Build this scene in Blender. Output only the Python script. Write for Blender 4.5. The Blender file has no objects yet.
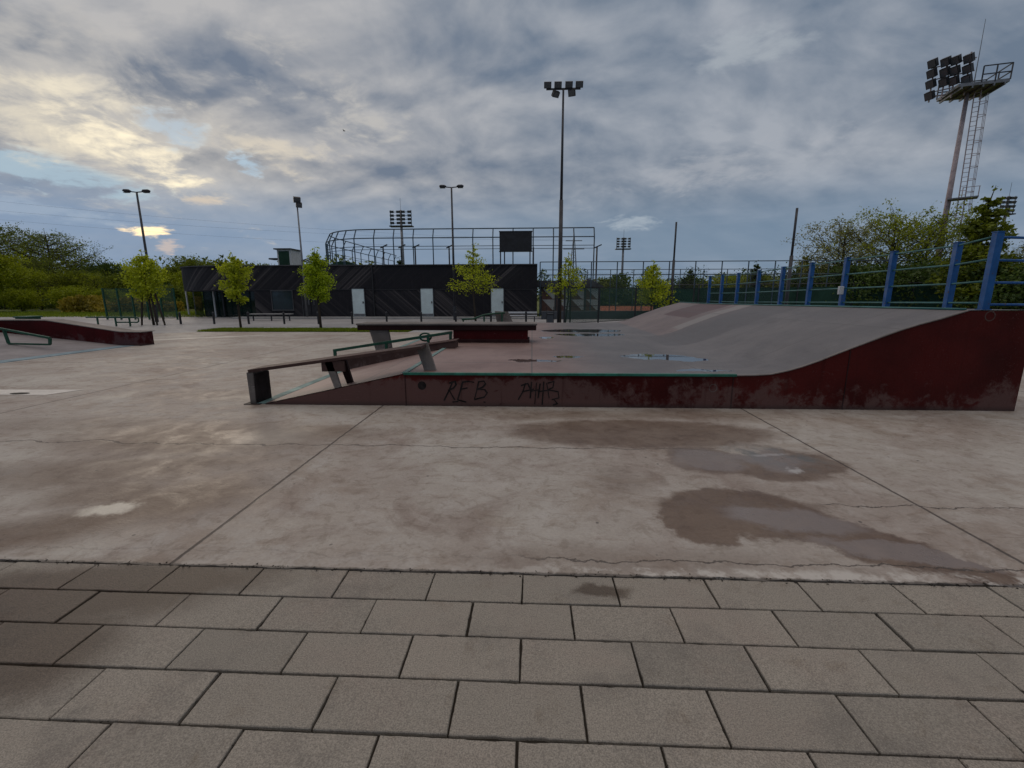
import bpy, bmesh, math, random
import numpy as np
from mathutils import Vector, Matrix, noise as mnoise

random.seed(7)
scene = bpy.context.scene
COL = scene.collection
PI = math.pi

# ------------------------------------------------------------------ camera
F_PX, PITCH, ROLL, YAW, EYE = 447.0, 0.198, -0.002, 0.0448, 1.6
_fw = Vector((-math.sin(YAW) * math.cos(PITCH), math.cos(YAW) * math.cos(PITCH), -math.sin(PITCH)))
_r0 = Vector((math.cos(YAW), math.sin(YAW), 0))
_u0 = _r0.cross(_fw)
_r = _r0 * math.cos(ROLL) + _u0 * math.sin(ROLL)
_u = _u0 * math.cos(ROLL) - _r0 * math.sin(ROLL)
cam_d = bpy.data.cameras.new('camera')
cam = bpy.data.objects.new('camera', cam_d)
COL.objects.link(cam)
cam_d.sensor_width = 36
cam_d.lens = F_PX / 1024 * 36
cam_d.clip_start, cam_d.clip_end = 0.05, 3000
cam.matrix_world = Matrix(((_r.x, _u.x, -_fw.x, 0), (_r.y, _u.y, -_fw.y, 0), (_r.z, _u.z, -_fw.z, EYE), (0, 0, 0, 1)))
scene.camera = cam


def ray(px, py):
    return _r * ((px - 512) / F_PX) - _u * ((py - 384) / F_PX) + _fw


def G(px, py, z=0.0):            # survey point on a level
    d = ray(px, py)
    t = (z - EYE) / d.z
    return Vector((d.x * t, d.y * t, z))


def AT(px, py, Y):               # survey point on the plane y = Y
    d = ray(px, py)
    t = Y / d.y
    return Vector((d.x * t, Y, EYE + d.z * t))


# ------------------------------------------------------------------ materials
def new_mat(name):
    m = bpy.data.materials.new(name)
    m.use_nodes = True
    nt = m.node_tree
    nt.nodes.clear()
    out = nt.nodes.new('ShaderNodeOutputMaterial')
    b = nt.nodes.new('ShaderNodeBsdfPrincipled')
    nt.links.new(b.outputs[0], out.inputs[0])
    return m, nt, b


class NT:
    """small node-writing helper"""
    def __init__(s, nt):
        s.nt = nt

    def n(s, t, **kw):
        nd = s.nt.nodes.new(t)
        for k, v in kw.items():
            setattr(nd, k, v)
        return nd

    def put(s, sock, v):
        if isinstance(v, bpy.types.NodeSocket):
            s.nt.links.new(v, sock)
        else:
            if hasattr(sock.default_value, '__len__') and not hasattr(v, '__len__'):
                v = (v,) * len(sock.default_value)
            elif hasattr(v, '__len__') and len(sock.default_value) == 4 and len(v) == 3:
                v = (*v, 1)
            sock.default_value = v

    def math(s, op, a, b=0.0, c=0.0, clamp=False):
        nd = s.n('ShaderNodeMath', operation=op, use_clamp=clamp)
        s.put(nd.inputs[0], a); s.put(nd.inputs[1], b); s.put(nd.inputs[2], c)
        return nd.outputs[0]

    def vmath(s, op, a, b=(0, 0, 0)):
        nd = s.n('ShaderNodeVectorMath', operation=op)
        s.put(nd.inputs[0], a)
        if op == 'SCALE':
            s.put(nd.inputs[3], b)
        else:
            s.put(nd.inputs[1], b)
        return nd.outputs['Value'] if op in ('LENGTH', 'DOT_PRODUCT', 'DISTANCE') else nd.outputs[0]

    def noise(s, vec, scale, detail=4.0, rough=0.55, dist=0.0, color=False):
        nd = s.n('ShaderNodeTexNoise')
        if vec is not None:
            s.nt.links.new(vec, nd.inputs['Vector'])
        nd.inputs['Scale'].default_value = scale
        nd.inputs['Detail'].default_value = detail
        nd.inputs['Roughness'].default_value = rough
        nd.inputs['Distortion'].default_value = dist
        return nd.outputs['Color' if color else 'Fac']

    def ramp(s, v, lo, hi, a=0.0, b=1.0, smooth=True):
        nd = s.n('ShaderNodeMapRange', interpolation_type='SMOOTHSTEP' if smooth else 'LINEAR')
        s.put(nd.inputs[0], v)
        for i, q in enumerate((lo, hi, a, b)):
            s.put(nd.inputs[i + 1], q)
        return nd.outputs[0]

    def mix(s, f, a, b, mode='MIX'):
        nd = s.n('ShaderNodeMix', data_type='RGBA', blend_type=mode)
        s.put(nd.inputs[0], f); s.put(nd.inputs[6], a); s.put(nd.inputs[7], b)
        return nd.outputs[2]

    def mapping(s, vec, loc=(0, 0, 0), rot=(0, 0, 0), scale=(1, 1, 1), typ='POINT'):
        nd = s.n('ShaderNodeMapping', vector_type=typ)
        s.put(nd.inputs[0], vec); s.put(nd.inputs[1], loc); s.put(nd.inputs[2], rot); s.put(nd.inputs[3], scale)
        return nd.outputs[0]

    def sep(s, vec):
        nd = s.n('ShaderNodeSeparateXYZ'); s.put(nd.inputs[0], vec)
        return nd.outputs

    def comb(s, x, y, z):
        nd = s.n('ShaderNodeCombineXYZ')
        s.put(nd.inputs[0], x); s.put(nd.inputs[1], y); s.put(nd.inputs[2], z)
        return nd.outputs[0]

    def pos(s):
        return s.n('ShaderNodeNewGeometry').outputs['Position']

    def objc(s):
        return s.n('ShaderNodeTexCoord').outputs['Object']

    def bump(s, h, strength, dist):
        nd = s.n('ShaderNodeBump')
        nd.inputs['Strength'].default_value = strength
        nd.inputs['Distance'].default_value = dist
        s.put(nd.inputs['Height'], h)
        return nd.outputs[0]

    def ellipse(s, vec, c, rx, ry, rot, soft=0.25):
        v = s.mapping(vec, (c[0], c[1], 0), (0, 0, rot), (rx, ry, 1000.0), 'TEXTURE')
        return s.ramp(s.vmath('LENGTH', v), 1 + soft, 1 - soft)


def plain(name, col, rough=0.6, metal=0.0, var=0.35, scale=3.0, bump=0.0, bscale=60.0, spec=0.4, col2=None, streak=1.0, chips=0.0):
    m, nt, b = new_mat(name)
    N = NT(nt)
    p = N.objc()
    if streak != 1.0:
        p = N.mapping(p, scale=(1, 1, streak))
    f = N.ramp(N.noise(p, scale, 6, 0.62), 0.33, 0.68)
    c2 = col2 or tuple(max(0, c * (1 - var)) for c in col)
    c = N.mix(f, c2, col)
    g = N.noise(p, scale * 14, 3, 0.6)
    c = N.mix(N.ramp(g, 0.3, 0.7, 0.0, 0.35), c, tuple(q * 0.6 for q in col))
    if chips:
        ch = N.noise(p, 16, 6, 0.7)
        c = N.mix(N.ramp(ch, 0.60, 0.64, 0, chips), c, (0.07, 0.035, 0.02))
        c = N.mix(N.ramp(N.noise(p, 5, 5, 0.6), 0.52, 0.7, 0, 0.5), c, tuple(q * 0.5 + 0.03 for q in col))
    N.put(b.inputs['Base Color'], c)
    N.put(b.inputs['Roughness'], N.ramp(f, 0, 1, min(1, rough + 0.12), rough))
    b.inputs['Metallic'].default_value = metal
    b.inputs['Specular IOR Level'].default_value = spec
    if bump:
        N.put(b.inputs['Normal'], N.bump(N.noise(p, bscale, 4), 1.0, bump))
    return m


M = {}
M['black'] = plain('black paint', (0.02, 0.021, 0.026), 0.5)
M['dark_pole'] = plain('dark pole paint', (0.035, 0.038, 0.048), 0.45)
M['grey_metal'] = plain('galvanised metal', (0.22, 0.23, 0.25), 0.5, 0.6)
M['mast_pink'] = plain('weathered red white steel', (0.40, 0.33, 0.34), 0.55)
M['green_metal'] = plain('green painted steel', (0.006, 0.075, 0.042), 0.45, var=0.5, scale=6, chips=0.6)
M['teal_edge'] = plain('teal painted steel edge', (0.012, 0.16, 0.11), 0.5, var=0.5, scale=5)
M['pale_teal'] = plain('worn pale teal steel strip', (0.16, 0.27, 0.26), 0.55, var=0.45, scale=2.5)
M['blue'] = plain('blue painted steel', (0.002, 0.095, 0.33), 0.5, var=0.35, scale=5, chips=0.8)
M['rail_teal'] = plain('teal rail paint', (0.03, 0.15, 0.15), 0.4)
M['cyan_grey'] = plain('blue grey fence paint', (0.05, 0.09, 0.13), 0.5)
M['door'] = plain('pale blue door paint', (0.62, 0.74, 0.77), 0.5, var=0.15, scale=2)
M['white'] = plain('white paint', (0.55, 0.57, 0.6), 0.5, var=0.2)
M['bark'] = plain('bark', (0.055, 0.045, 0.036), 0.9, bump=0.01, bscale=25, streak=0.2, spec=0.2)
M['pale_concrete'] = plain('pale cast concrete', (0.34, 0.34, 0.34), 0.85, var=0.25, bump=0.002)
M['grey_wall'] = plain('grey blue render', (0.065, 0.075, 0.09), 0.8, var=0.3, scale=1.2)
M['roof_grey'] = plain('grey roofing', (0.07, 0.075, 0.085), 0.7)
M['brick_red'] = plain('brown red render', (0.17, 0.09, 0.075), 0.85, var=0.3)
M['clay'] = plain('orange clay', (0.36, 0.105, 0.05), 0.95, var=0.25, scale=0.3)
M['court_green'] = plain('green wind screen', (0.012, 0.055, 0.035), 0.8, var=0.5, scale=0.6)
M['lamp_glass'] = plain('lamp glass', (0.10, 0.11, 0.125), 0.2, var=0.2)
M['lawn'] = plain('lawn soil and grass', (0.10, 0.125, 0.015), 0.95, var=0.45, scale=0.8)
M['soil'] = plain('soil', (0.034, 0.028, 0.021), 0.95, var=0.4, scale=1.0)
M['rubber'] = plain('bitumen', (0.03, 0.03, 0.032), 0.7)
M['spray'] = plain('black spray paint', (0.010, 0.008, 0.008), 0.6, spec=0.1, var=-2.2, scale=9)


def leaf_mat(name, a, b_, trans=0.35):
    m = bpy.data.materials.new(name); m.use_nodes = True
    nt = m.node_tree; nt.nodes.clear(); N = NT(nt)
    at = N.n('ShaderNodeAttribute', attribute_name='tint').outputs['Fac']
    c = N.mix(at, a, b_)
    d = N.n('ShaderNodeBsdfDiffuse'); N.put(d.inputs[0], c)
    t = N.n('ShaderNodeBsdfTranslucent'); N.put(t.inputs[0], c)
    mx = N.n('ShaderNodeMixShader'); mx.inputs[0].default_value = trans
    nt.links.new(d.outputs[0], mx.inputs[1]); nt.links.new(t.outputs[0], mx.inputs[2])
    gl = N.n('ShaderNodeBsdfGlossy'); gl.inputs['Roughness'].default_value = 0.45
    gl.inputs[0].default_value = (0.5, 0.55, 0.5, 1)
    m2 = N.n('ShaderNodeMixShader'); m2.inputs[0].default_value = 0.04
    nt.links.new(mx.outputs[0], m2.inputs[1]); nt.links.new(gl.outputs[0], m2.inputs[2])
    o = N.n('ShaderNodeOutputMaterial'); nt.links.new(m2.outputs[0], o.inputs[0])
    return m


M['leaf_young'] = leaf_mat('young lime leaves', (0.20, 0.25, 0.006), (0.56, 0.62, 0.026), 0.5)
M['leaf_fresh'] = leaf_mat('fresh green leaves', (0.17, 0.27, 0.006), (0.46, 0.56, 0.018), 0.5)
M['leaf_yellow'] = leaf_mat('yellow green leaves', (0.125, 0.165, 0.003), (0.36, 0.40, 0.008), 0.45)
M['leaf_olive'] = leaf_mat('olive leaves', (0.065, 0.095, 0.005), (0.21, 0.245, 0.016), 0.4)
M['leaf_dark'] = leaf_mat('dark leaves', (0.022, 0.05, 0.008), (0.09, 0.135, 0.02), 0.35)
M['leaf_grey'] = leaf_mat('budding twigs', (0.12, 0.13, 0.045), (0.34, 0.34, 0.12), 0.4)
M['reed'] = leaf_mat('dry reeds', (0.15, 0.12, 0.01), (0.38, 0.29, 0.03), 0.35)
M['blade'] = leaf_mat('grass blades', (0.09, 0.14, 0.006), (0.25, 0.31, 0.014), 0.4)


def glassy(name, tint, opac, rough=0.05):
    m = bpy.data.materials.new(name); m.use_nodes = True
    nt = m.node_tree; nt.nodes.clear(); N = NT(nt)
    tr = N.n('ShaderNodeBsdfTransparent'); tr.inputs[0].default_value = (*tint, 1)
    b = N.n('ShaderNodeBsdfPrincipled')
    b.inputs['Base Color'].default_value = (0.01, 0.03, 0.03, 1); b.inputs['Roughness'].default_value = rough
    mx = N.n('ShaderNodeMixShader'); mx.inputs[0].default_value = opac
    nt.links.new(tr.outputs[0], mx.inputs[1]); nt.links.new(b.outputs[0], mx.inputs[2])
    o = N.n('ShaderNodeOutputMaterial'); nt.links.new(mx.outputs[0], o.inputs[0])
    return m


M['glass'] = glassy('tinted glass', (0.10, 0.26, 0.20), 0.55)


def mesh_wire(name, col, cell, wire):
    """woven wire: see-through cells cut by wires, laid out in the fence's own x and z"""
    m = bpy.data.materials.new(name); m.use_nodes = True
    nt = m.node_tree; nt.nodes.clear(); N = NT(nt)
    v = N.sep(N.objc())
    h = N.math('ADD', v[0], v[1])
    a = N.math('PINGPONG', N.math('ADD', h, v[2]), cell / 2)
    b2 = N.math('PINGPONG', N.math('SUBTRACT', h, v[2]), cell / 2)
    f = N.math('LESS_THAN', N.math('MINIMUM', a, b2), wire)
    tr = N.n('ShaderNodeBsdfTransparent')
    b = N.n('ShaderNodeBsdfPrincipled'); b.inputs['Base Color'].default_value = (*col, 1); b.inputs['Roughness'].default_value = 0.5
    mx = N.n('ShaderNodeMixShader'); N.put(mx.inputs[0], f)
    nt.links.new(tr.outputs[0], mx.inputs[1]); nt.links.new(b.outputs[0], mx.inputs[2])
    o = N.n('ShaderNodeOutputMaterial'); nt.links.new(mx.outputs[0], o.inputs[0])
    return m


M['chain'] = mesh_wire('chain link', (0.07, 0.09, 0.11), 0.07, 0.0018)
M['chain_green'] = mesh_wire('green wire mesh', (0.008, 0.05, 0.035), 0.06, 0.008)


def maroon_mat(name, base, worn, worn_amt=0.5, panel=False):
    m, nt, b = new_mat(name)
    N = NT(nt)
    p = N.objc()
    big = N.noise(p, 0.8, 5, 0.6)
    c = N.mix(N.ramp(big, 0.35, 0.65), tuple(q * 0.55 for q in base), base)
    z = N.sep(p)[2]
    w = N.math('ADD', N.math('MULTIPLY', N.noise(N.mapping(p, scale=(1, 1, 0.8)), 1.7, 8, 0.68, 0.5), 0.6), N.math('MULTIPLY', N.noise(p, 6.5, 8, 0.7, 0.5), 0.4))
    low = N.ramp(z, 0.75, 0.05, -0.09, 0.075)
    wv = N.math('ADD', w, low)
    if panel:     # the lower left boards have lost most of their paint, except under the edge
        px_ = N.sep(p)[0]
        wv = N.math('ADD', wv, N.math('MULTIPLY', N.math('MULTIPLY', N.ramp(px_, 0.3, -1.2), N.ramp(z, 0.46, 0.36)), 0.11))
    wm = N.ramp(wv, 0.515, 0.63, 0, worn_amt)
    c = N.mix(wm, c, worn)
    fine = N.noise(p, 38, 5, 0.7)
    c = N.mix(N.math('MULTIPLY', N.ramp(fine, 0.56, 0.72, 0, 0.6), N.ramp(w, 0.48, 0.6, 0.1, 1)), c, tuple(q * 1.6 + 0.01 for q in worn))
    sc = N.noise(N.mapping(p, rot=(0, 0.25, 0), scale=(1.2, 1.2, 34)), 2.0, 5, 0.7, 0.4)
    c = N.mix(N.math('MULTIPLY', N.ramp(sc, 0.64, 0.72, 0, 0.7), N.ramp(N.noise(p, 2.3, 3), 0.48, 0.6)), c, tuple(q * 1.5 + 0.02 for q in worn))
    st = N.noise(N.mapping(p, scale=(9, 9, 0.5)), 1.0, 4, 0.6)
    c = N.mix(N.ramp(st, 0.55, 0.8, 0, 0.55), c, tuple(q * 0.35 for q in base))
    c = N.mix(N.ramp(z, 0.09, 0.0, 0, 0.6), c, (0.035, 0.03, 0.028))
    N.put(b.inputs['Base Color'], c)
    N.put(b.inputs['Roughness'], N.ramp(w, 0.3, 0.7, 0.5, 0.8))
    b.inputs['Specular IOR Level'].default_value = 0.12
    N.put(b.inputs['Normal'], N.bump(N.noise(p, 30, 5), 0.6, 0.003))
    return m


M['maroon'] = maroon_mat('maroon painted panel', (0.055, 0.0035, 0.005), (0.085, 0.05, 0.055), 0.7)
M['maroon_panel'] = maroon_mat('maroon painted front panel', (0.066, 0.007, 0.006), (0.115, 0.068, 0.062), 0.75, True)
M['maroon_wood'] = maroon_mat('worn brown boards', (0.085, 0.05, 0.045), (0.14, 0.11, 0.105), 0.7)
M['maroon_dark'] = maroon_mat('dark maroon boards', (0.03, 0.012, 0.012), (0.07, 0.045, 0.045), 0.5)
M['grey_board'] = maroon_mat('grey weathered boards', (0.20, 0.18, 0.17), (0.27, 0.25, 0.24), 0.6)


def ground_mat(kind):
    m, nt, b = new_mat('plaza concrete' if kind == 'plaza' else 'rear paving')
    N = NT(nt)
    p = N.pos()
    warp = N.vmath('SCALE', N.vmath('SUBTRACT', N.noise(p, 1.3, 6, 0.65, color=True), (0.5, 0.5, 0.5)), 0.9)
    pw = N.vmath('ADD', p, warp)
    big = N.noise(p, 0.45, 6, 0.62, 0.5)
    med = N.noise(p, 2.6, 7, 0.68, 0.4)
    fine = N.noise(p, 45, 4, 0.7)
    if kind == 'plaza':
        c = N.mix(N.ramp(big, 0.36, 0.66), (0.285, 0.242, 0.212), (0.395, 0.37, 0.335))
        c = N.mix(N.ramp(med, 0.42, 0.72, 0, 0.55), c, (0.42, 0.40, 0.38))
        c = N.mix(N.ramp(N.noise(N.mapping(p, (7, 3, 0)), 1.1, 7, 0.7, 0.8), 0.5, 0.68, 0, 0.55), c, (0.20, 0.15, 0.125))
    else:
        c = N.mix(N.ramp(big, 0.36, 0.66), (0.25, 0.25, 0.26), (0.34, 0.34, 0.35))
        c = N.mix(N.ramp(med, 0.42, 0.72, 0, 0.4), c, (0.40, 0.39, 0.38))
    mot = N.noise(p, 8.5, 7, 0.72, 0.6)
    c = N.mix(N.ramp(mot, 0.38, 0.5, 0.6, 0.0), c, N.mix(1.0, c, (0.70, 0.66, 0.62), 'MULTIPLY'))
    c = N.mix(N.ramp(mot, 0.56, 0.72, 0.0, 0.4), c, N.mix(1.0, c, (1.22, 1.22, 1.22), 'MULTIPLY'))
    scr = N.noise(N.mapping(p, rot=(0, 0, 0.5), scale=(1.2, 7, 1)), 1.6, 7, 0.7, 0.8)
    c = N.mix(N.ramp(scr, 0.54, 0.70, 0.0, 0.5), c, N.mix(1.0, c, (0.68, 0.60, 0.55), 'MULTIPLY'))
    blo = N.noise(N.mapping(p, (11, 5, 0), scale=(1, 1.6, 1)), 1.25, 8, 0.68, 0.9)
    c = N.mix(N.ramp(blo, 0.53, 0.62, 0.0, 0.45), c, N.mix(1.0, c, (0.72, 0.64, 0.57), 'MULTIPLY'))
    c = N.mix(N.ramp(blo, 0.42, 0.36, 0.0, 0.35), c, N.mix(1.0, c, (1.2, 1.22, 1.24), 'MULTIPLY'))
    c = N.mix(N.ramp(fine, 0.3, 0.75, 0.0, 0.4), c, N.mix(1.0, c, (0.62, 0.62, 0.62), 'MULTIPLY'))
    # small dark specks and pits
    vor = N.n('ShaderNodeTexVoronoi'); nt.links.new(p, vor.inputs['Vector']); vor.inputs['Scale'].default_value = 5.5
    sp = N.math('MULTIPLY', N.ramp(vor.outputs['Distance'], 0.085, 0.045), N.ramp(N.noise(p, 3.1, 2), 0.50, 0.56))
    c = N.mix(N.math('MULTIPLY', sp, 0.75), c, (0.03, 0.027, 0.025))
    rough = N.ramp(med, 0.3, 0.7, 0.55, 0.8)
    height = N.math('ADD', N.math('MULTIPLY', med, 0.5), N.math('MULTIPLY', fine, 0.35))
    if kind == 'plaza':
        def pale(cx, cy, rx, ry, rot=0.0, soft=0.3, amt=0.8, colr=(0.52, 0.49, 0.45)):
            nonlocal c
            e = N.ellipse(pw2, (cx, cy), rx, ry, rot, soft)
            c = N.mix(N.math('MULTIPLY', e, amt), c, colr)
        warp2 = N.vmath('SCALE', N.vmath('SUBTRACT', N.noise(p, 4.5, 6, 0.7, color=True), (0.5, 0.5, 0.5)), 0.35)
        pw2 = N.vmath('ADD', p, warp2)
        pw3 = N.vmath('ADD', p, N.vmath('SCALE', warp, 0.55))
        damp = None
        wet = None
        def acc(cur, e):
            return e if cur is None else N.math('MAXIMUM', cur, e)
        def elp(q, rx_px, ry_px, rot=0.0, soft=0.2, v=None):
            a = G(q[0], q[1]); rx = (G(q[0] + rx_px, q[1]) - a).length
            ry = abs(G(q[0], q[1] - ry_px).y - G(q[0], q[1] + ry_px).y) / 2
            return N.ellipse(v or pw2, (a.x, a.y), rx, ry, rot, soft)
        # broad damp stain in front of the ramp
        for q, rx, ry, ro in (((745, 512), 82, 24, -0.10), ((840, 536), 95, 19, -0.62), ((945, 563), 95, 14, -0.75), ((700, 522), 40, 22, 0.1)):
            damp = acc(damp, elp(q, rx, ry, ro, 0.12))
        for q, rx, ry, ro in (((705, 460), 38, 14, 0.0), ((760, 467), 58, 12, -0.35), ((640, 433), 130, 14, 0.0), ((800, 462), 40, 12, -0.4)):
            damp = acc(damp, N.math('MULTIPLY', elp(q, rx, ry, ro, 0.16), 0.9))
        # brown stains on the other side
        for q, rx, ry, ro, am in (((190, 438), 130, 16, 0.0, 0.95), ((110, 470), 140, 16, 0.2, 0.85), ((40, 530), 130, 22, 0.55, 1.0), ((170, 500), 80, 22, 0.45, 1.0), ((110, 492), 60, 12, 0.2, .9), ((250, 395), 90, 6, 0, .4), ((90, 425), 110, 8, 0, .5),
                                  ((310, 434), 60, 8, 0.0, 0.9), ((620, 480), 30, 12, 0, .35), ((560, 560), 90, 14, 0, 0.45), ((700, 560), 70, 12, 0, .4), ((30, 575), 150, 16, 0, .7),
                                  ((560, 415), 80, 5, 0, .6), ((690, 415), 90, 5, 0, .6)):
            damp = acc(damp, N.math('MULTIPLY', elp(q, rx, ry, ro, 0.6, pw3), am))
        for q, rx, ry in (((705, 460), 34, 11), ((765, 460), 38, 6), ((790, 520), 60, 12), ((900, 553), 80, 9), ((770, 460), 24, 12)):
            wet = acc(wet, elp(q, rx, ry, -0.2, 0.25))
        # an even film of wear breaks the edges of the stains
        c = N.mix(N.math('MULTIPLY', damp, 0.95), c, N.mix(1.0, c, (0.42, 0.325, 0.26), 'MULTIPLY'))
        c = N.mix(N.math('MULTIPLY', N.math('MULTIPLY', elp((775, 458), 42, 10, -0.3, 0.5), N.ramp(med, 0.42, 0.55)), 0.85), c, (0.10, 0.11, 0.115))
        c = N.mix(N.math('MULTIPLY', N.math('MULTIPLY', wet, damp), 0.55), c, (0.225, 0.20, 0.195))
        # pale repairs
        a = G(107, 511); pale(a.x, a.y, 0.19, 0.10, 0.2, 0.45, 0.85, (0.58, 0.55, 0.48))
        a = G(275, 436); pale(a.x, a.y, 0.42, 0.34, 0.0, 0.6, 0.4, (0.40, 0.375, 0.335))
        a = G(793, 470); pale(a.x, a.y, 0.06, 0.045, 0.0, 0.6, 0.55, (0.52, 0.52, 0.52))
        a = G(770, 455); pale(a.x, a.y, 0.16, 0.04, 0.1, 0.6, 0.35, (0.50, 0.50, 0.51))
        a = G(200, 338); pale(a.x, a.y, 2.2, 0.25, 0.6, 0.4, 0.7, (0.55, 0.53, 0.48))
        # crumbled edge against the pavers
        xyz = N.sep(p)
        eX = N.ramp(xyz[0], -0.4, 0.5, 0.25, 1.0)
        e2 = N.ramp(N.math('ADD', xyz[1], N.math('MULTIPLY', N.math('SUBTRACT', N.noise(p, 5, 5, 0.7), 0.5), 0.16)), 2.46, 2.40)
        c = N.mix(N.math('MULTIPLY', N.math('MULTIPLY', e2, eX), N.ramp(N.noise(p, 4.0, 6, 0.7), 0.46, 0.58, 0.0, 0.8)), c, (0.47, 0.45, 0.42))
        e3 = N.ramp(N.math('ADD', xyz[1], N.math('MULTIPLY', N.math('SUBTRACT', N.noise(p, 16, 5, 0.7), 0.5), 0.05)), 2.362, 2.342)
        c = N.mix(N.math('MULTIPLY', e3, 0.8), c, (0.06, 0.052, 0.045))
        wob = N.math('MULTIPLY', N.math('SUBTRACT', N.noise(p, 6, 4, 0.65), 0.5), 0.05)
        jx = N.math('PINGPONG', N.math('ADD', N.math('ADD', xyz[0], 2.176), N.math('MULTIPLY', wob, 0.5)), 2.573)
        jl = N.ramp(jx, 0.016, 0.006)
        wob2 = N.math('MULTIPLY', N.math('SUBTRACT', N.noise(p, 1.1, 5, 0.6), 0.5), 0.55)
        cr = N.math('ABSOLUTE', N.math('SUBTRACT', N.math('ADD', xyz[1], wob2), 4.52))
        cl = N.math('MULTIPLY', N.ramp(cr, 0.015, 0.006), N.ramp(xyz[0], 2.2, 1.2, 0.0, 0.75))
        cr2 = N.math('ABSOLUTE', N.math('SUBTRACT', N.math('ADD', xyz[1], wob2), 10.2))
        cl = N.math('MAXIMUM', cl, N.math('MULTIPLY', N.ramp(cr2, 0.02, 0.008), 0.6))
        # short cracks beside the joint and along the crumbling edge
        wob3 = N.math('MULTIPLY', N.math('SUBTRACT', N.noise(p, 3.5, 5, 0.65), 0.5), 0.22)
        cr3 = N.math('ABSOLUTE', N.math('SUBTRACT', N.math('ADD', xyz[1], wob3), 2.49))
        cl = N.math('MAXIMUM', cl, N.math('MULTIPLY', N.ramp(cr3, 0.010, 0.003), N.ramp(xyz[0], -0.2, 0.3, 0.15, 0.9)))
        cr4 = N.math('ABSOLUTE', N.math('SUBTRACT', N.math('ADD', xyz[1], wob3), 3.3))
        cl = N.math('MAXIMUM', cl, N.math('MULTIPLY', N.ramp(cr4, 0.008, 0.003), N.math('MULTIPLY', N.ramp(xyz[0], 2.2, 2.3), N.ramp(xyz[0], 3.9, 3.6))))
        line = N.math('MAXIMUM', jl, cl)
        c = N.mix(N.math('MULTIPLY', line, 0.85), c, (0.045, 0.036, 0.03))
        height = N.math('SUBTRACT', height, N.math('MULTIPLY', line, 1.5))
        rough = N.math('SUBTRACT', rough, N.math('MULTIPLY', damp, 0.18))
        rough = N.math('SUBTRACT', rough, N.math('MULTIPLY', wet, 0.15))
    N.put(b.inputs['Base Color'], c)
    N.put(b.inputs['Roughness'], rough)
    b.inputs['Specular IOR Level'].default_value = 0.35
    N.put(b.inputs['Normal'], N.bump(height, 0.55, 0.012))
    return m


M['plaza'] = ground_mat('plaza')
M['rear'] = ground_mat('rear')


def paver_mat():
    m, nt, b = new_mat('concrete paving slabs')
    N = NT(nt)
    p = N.pos()
    tint = N.n('ShaderNodeAttribute', attribute_name='tint').outputs['Fac']
    c = N.mix(tint, (0.25, 0.23, 0.198), (0.325, 0.295, 0.252))
    big = N.noise(p, 1.6, 6, 0.65, 0.4)
    c = N.mix(N.ramp(big, 0.45, 0.72, 0, 0.6), c, (0.29, 0.245, 0.21))
    c = N.mix(N.ramp(N.noise(N.mapping(p, (3, 8, 0)), 2.2, 6, 0.7), 0.5, 0.7, 0, 0.45), c, (0.13, 0.12, 0.11))
    gr = N.noise(p, 170, 3, 0.75)
    c = N.mix(N.ramp(gr, 0.36, 0.60, 0.55, 0.0), c, (0.075, 0.067, 0.06))
    c = N.mix(N.ramp(gr, 0.6, 0.72, 0.0, 0.6), c, (0.42, 0.39, 0.36))
    gr2 = N.noise(p, 60, 4, 0.7)
    c = N.mix(N.ramp(gr2, 0.5, 0.75, 0.0, 0.4), c, (0.10, 0.092, 0.085))
    warp = N.vmath('SCALE', N.vmath('SUBTRACT', N.noise(p, 2.6, 6, 0.7, color=True), (0.5, 0.5, 0.5)), 0.32)
    pw = N.vmath('ADD', p, warp)
    damp = None
    for q, rx, ry in (((120, 582), 0.85, 0.17), ((20, 600), 0.95, 0.27), ((-5, 655), 0.5, 0.30), ((605, 594), 0.13, 0.06)):
        a = G(*q)
        e = N.ellipse(pw, (a.x, a.y), rx, ry, 0.1, 0.35)
        damp = e if damp is None else N.math('MAXIMUM', damp, e)
    c = N.mix(N.math('MULTIPLY', damp, 0.85), c, N.mix(1.0, c, (0.30, 0.235, 0.19), 'MULTIPLY'))
    # dirt gathered along slab edges and in low spots
    drt = N.noise(p, 5.5, 7, 0.72, 0.5)
    c = N.mix(N.ramp(drt, 0.54, 0.72, 0, 0.5), c, N.mix(1.0, c, (0.62, 0.55, 0.48), 'MULTIPLY'))
    a = G(18, 745)
    e = N.ellipse(pw, (a.x + .02, a.y + .02), 0.02, 0.25, 0.55, 0.5)
    N.put(b.inputs['Base Color'], c)
    N.put(b.inputs['Roughness'], N.math('SUBTRACT', 0.78, N.math('MULTIPLY', damp, 0.25)))
    b.inputs['Specular IOR Level'].default_value = 0.3
    N.put(b.inputs['Normal'], N.bump(N.math('ADD', gr, N.math('MULTIPLY', gr2, 0.8)), 0.55, 0.004))
    return m


M['paver'] = paver_mat()


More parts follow.
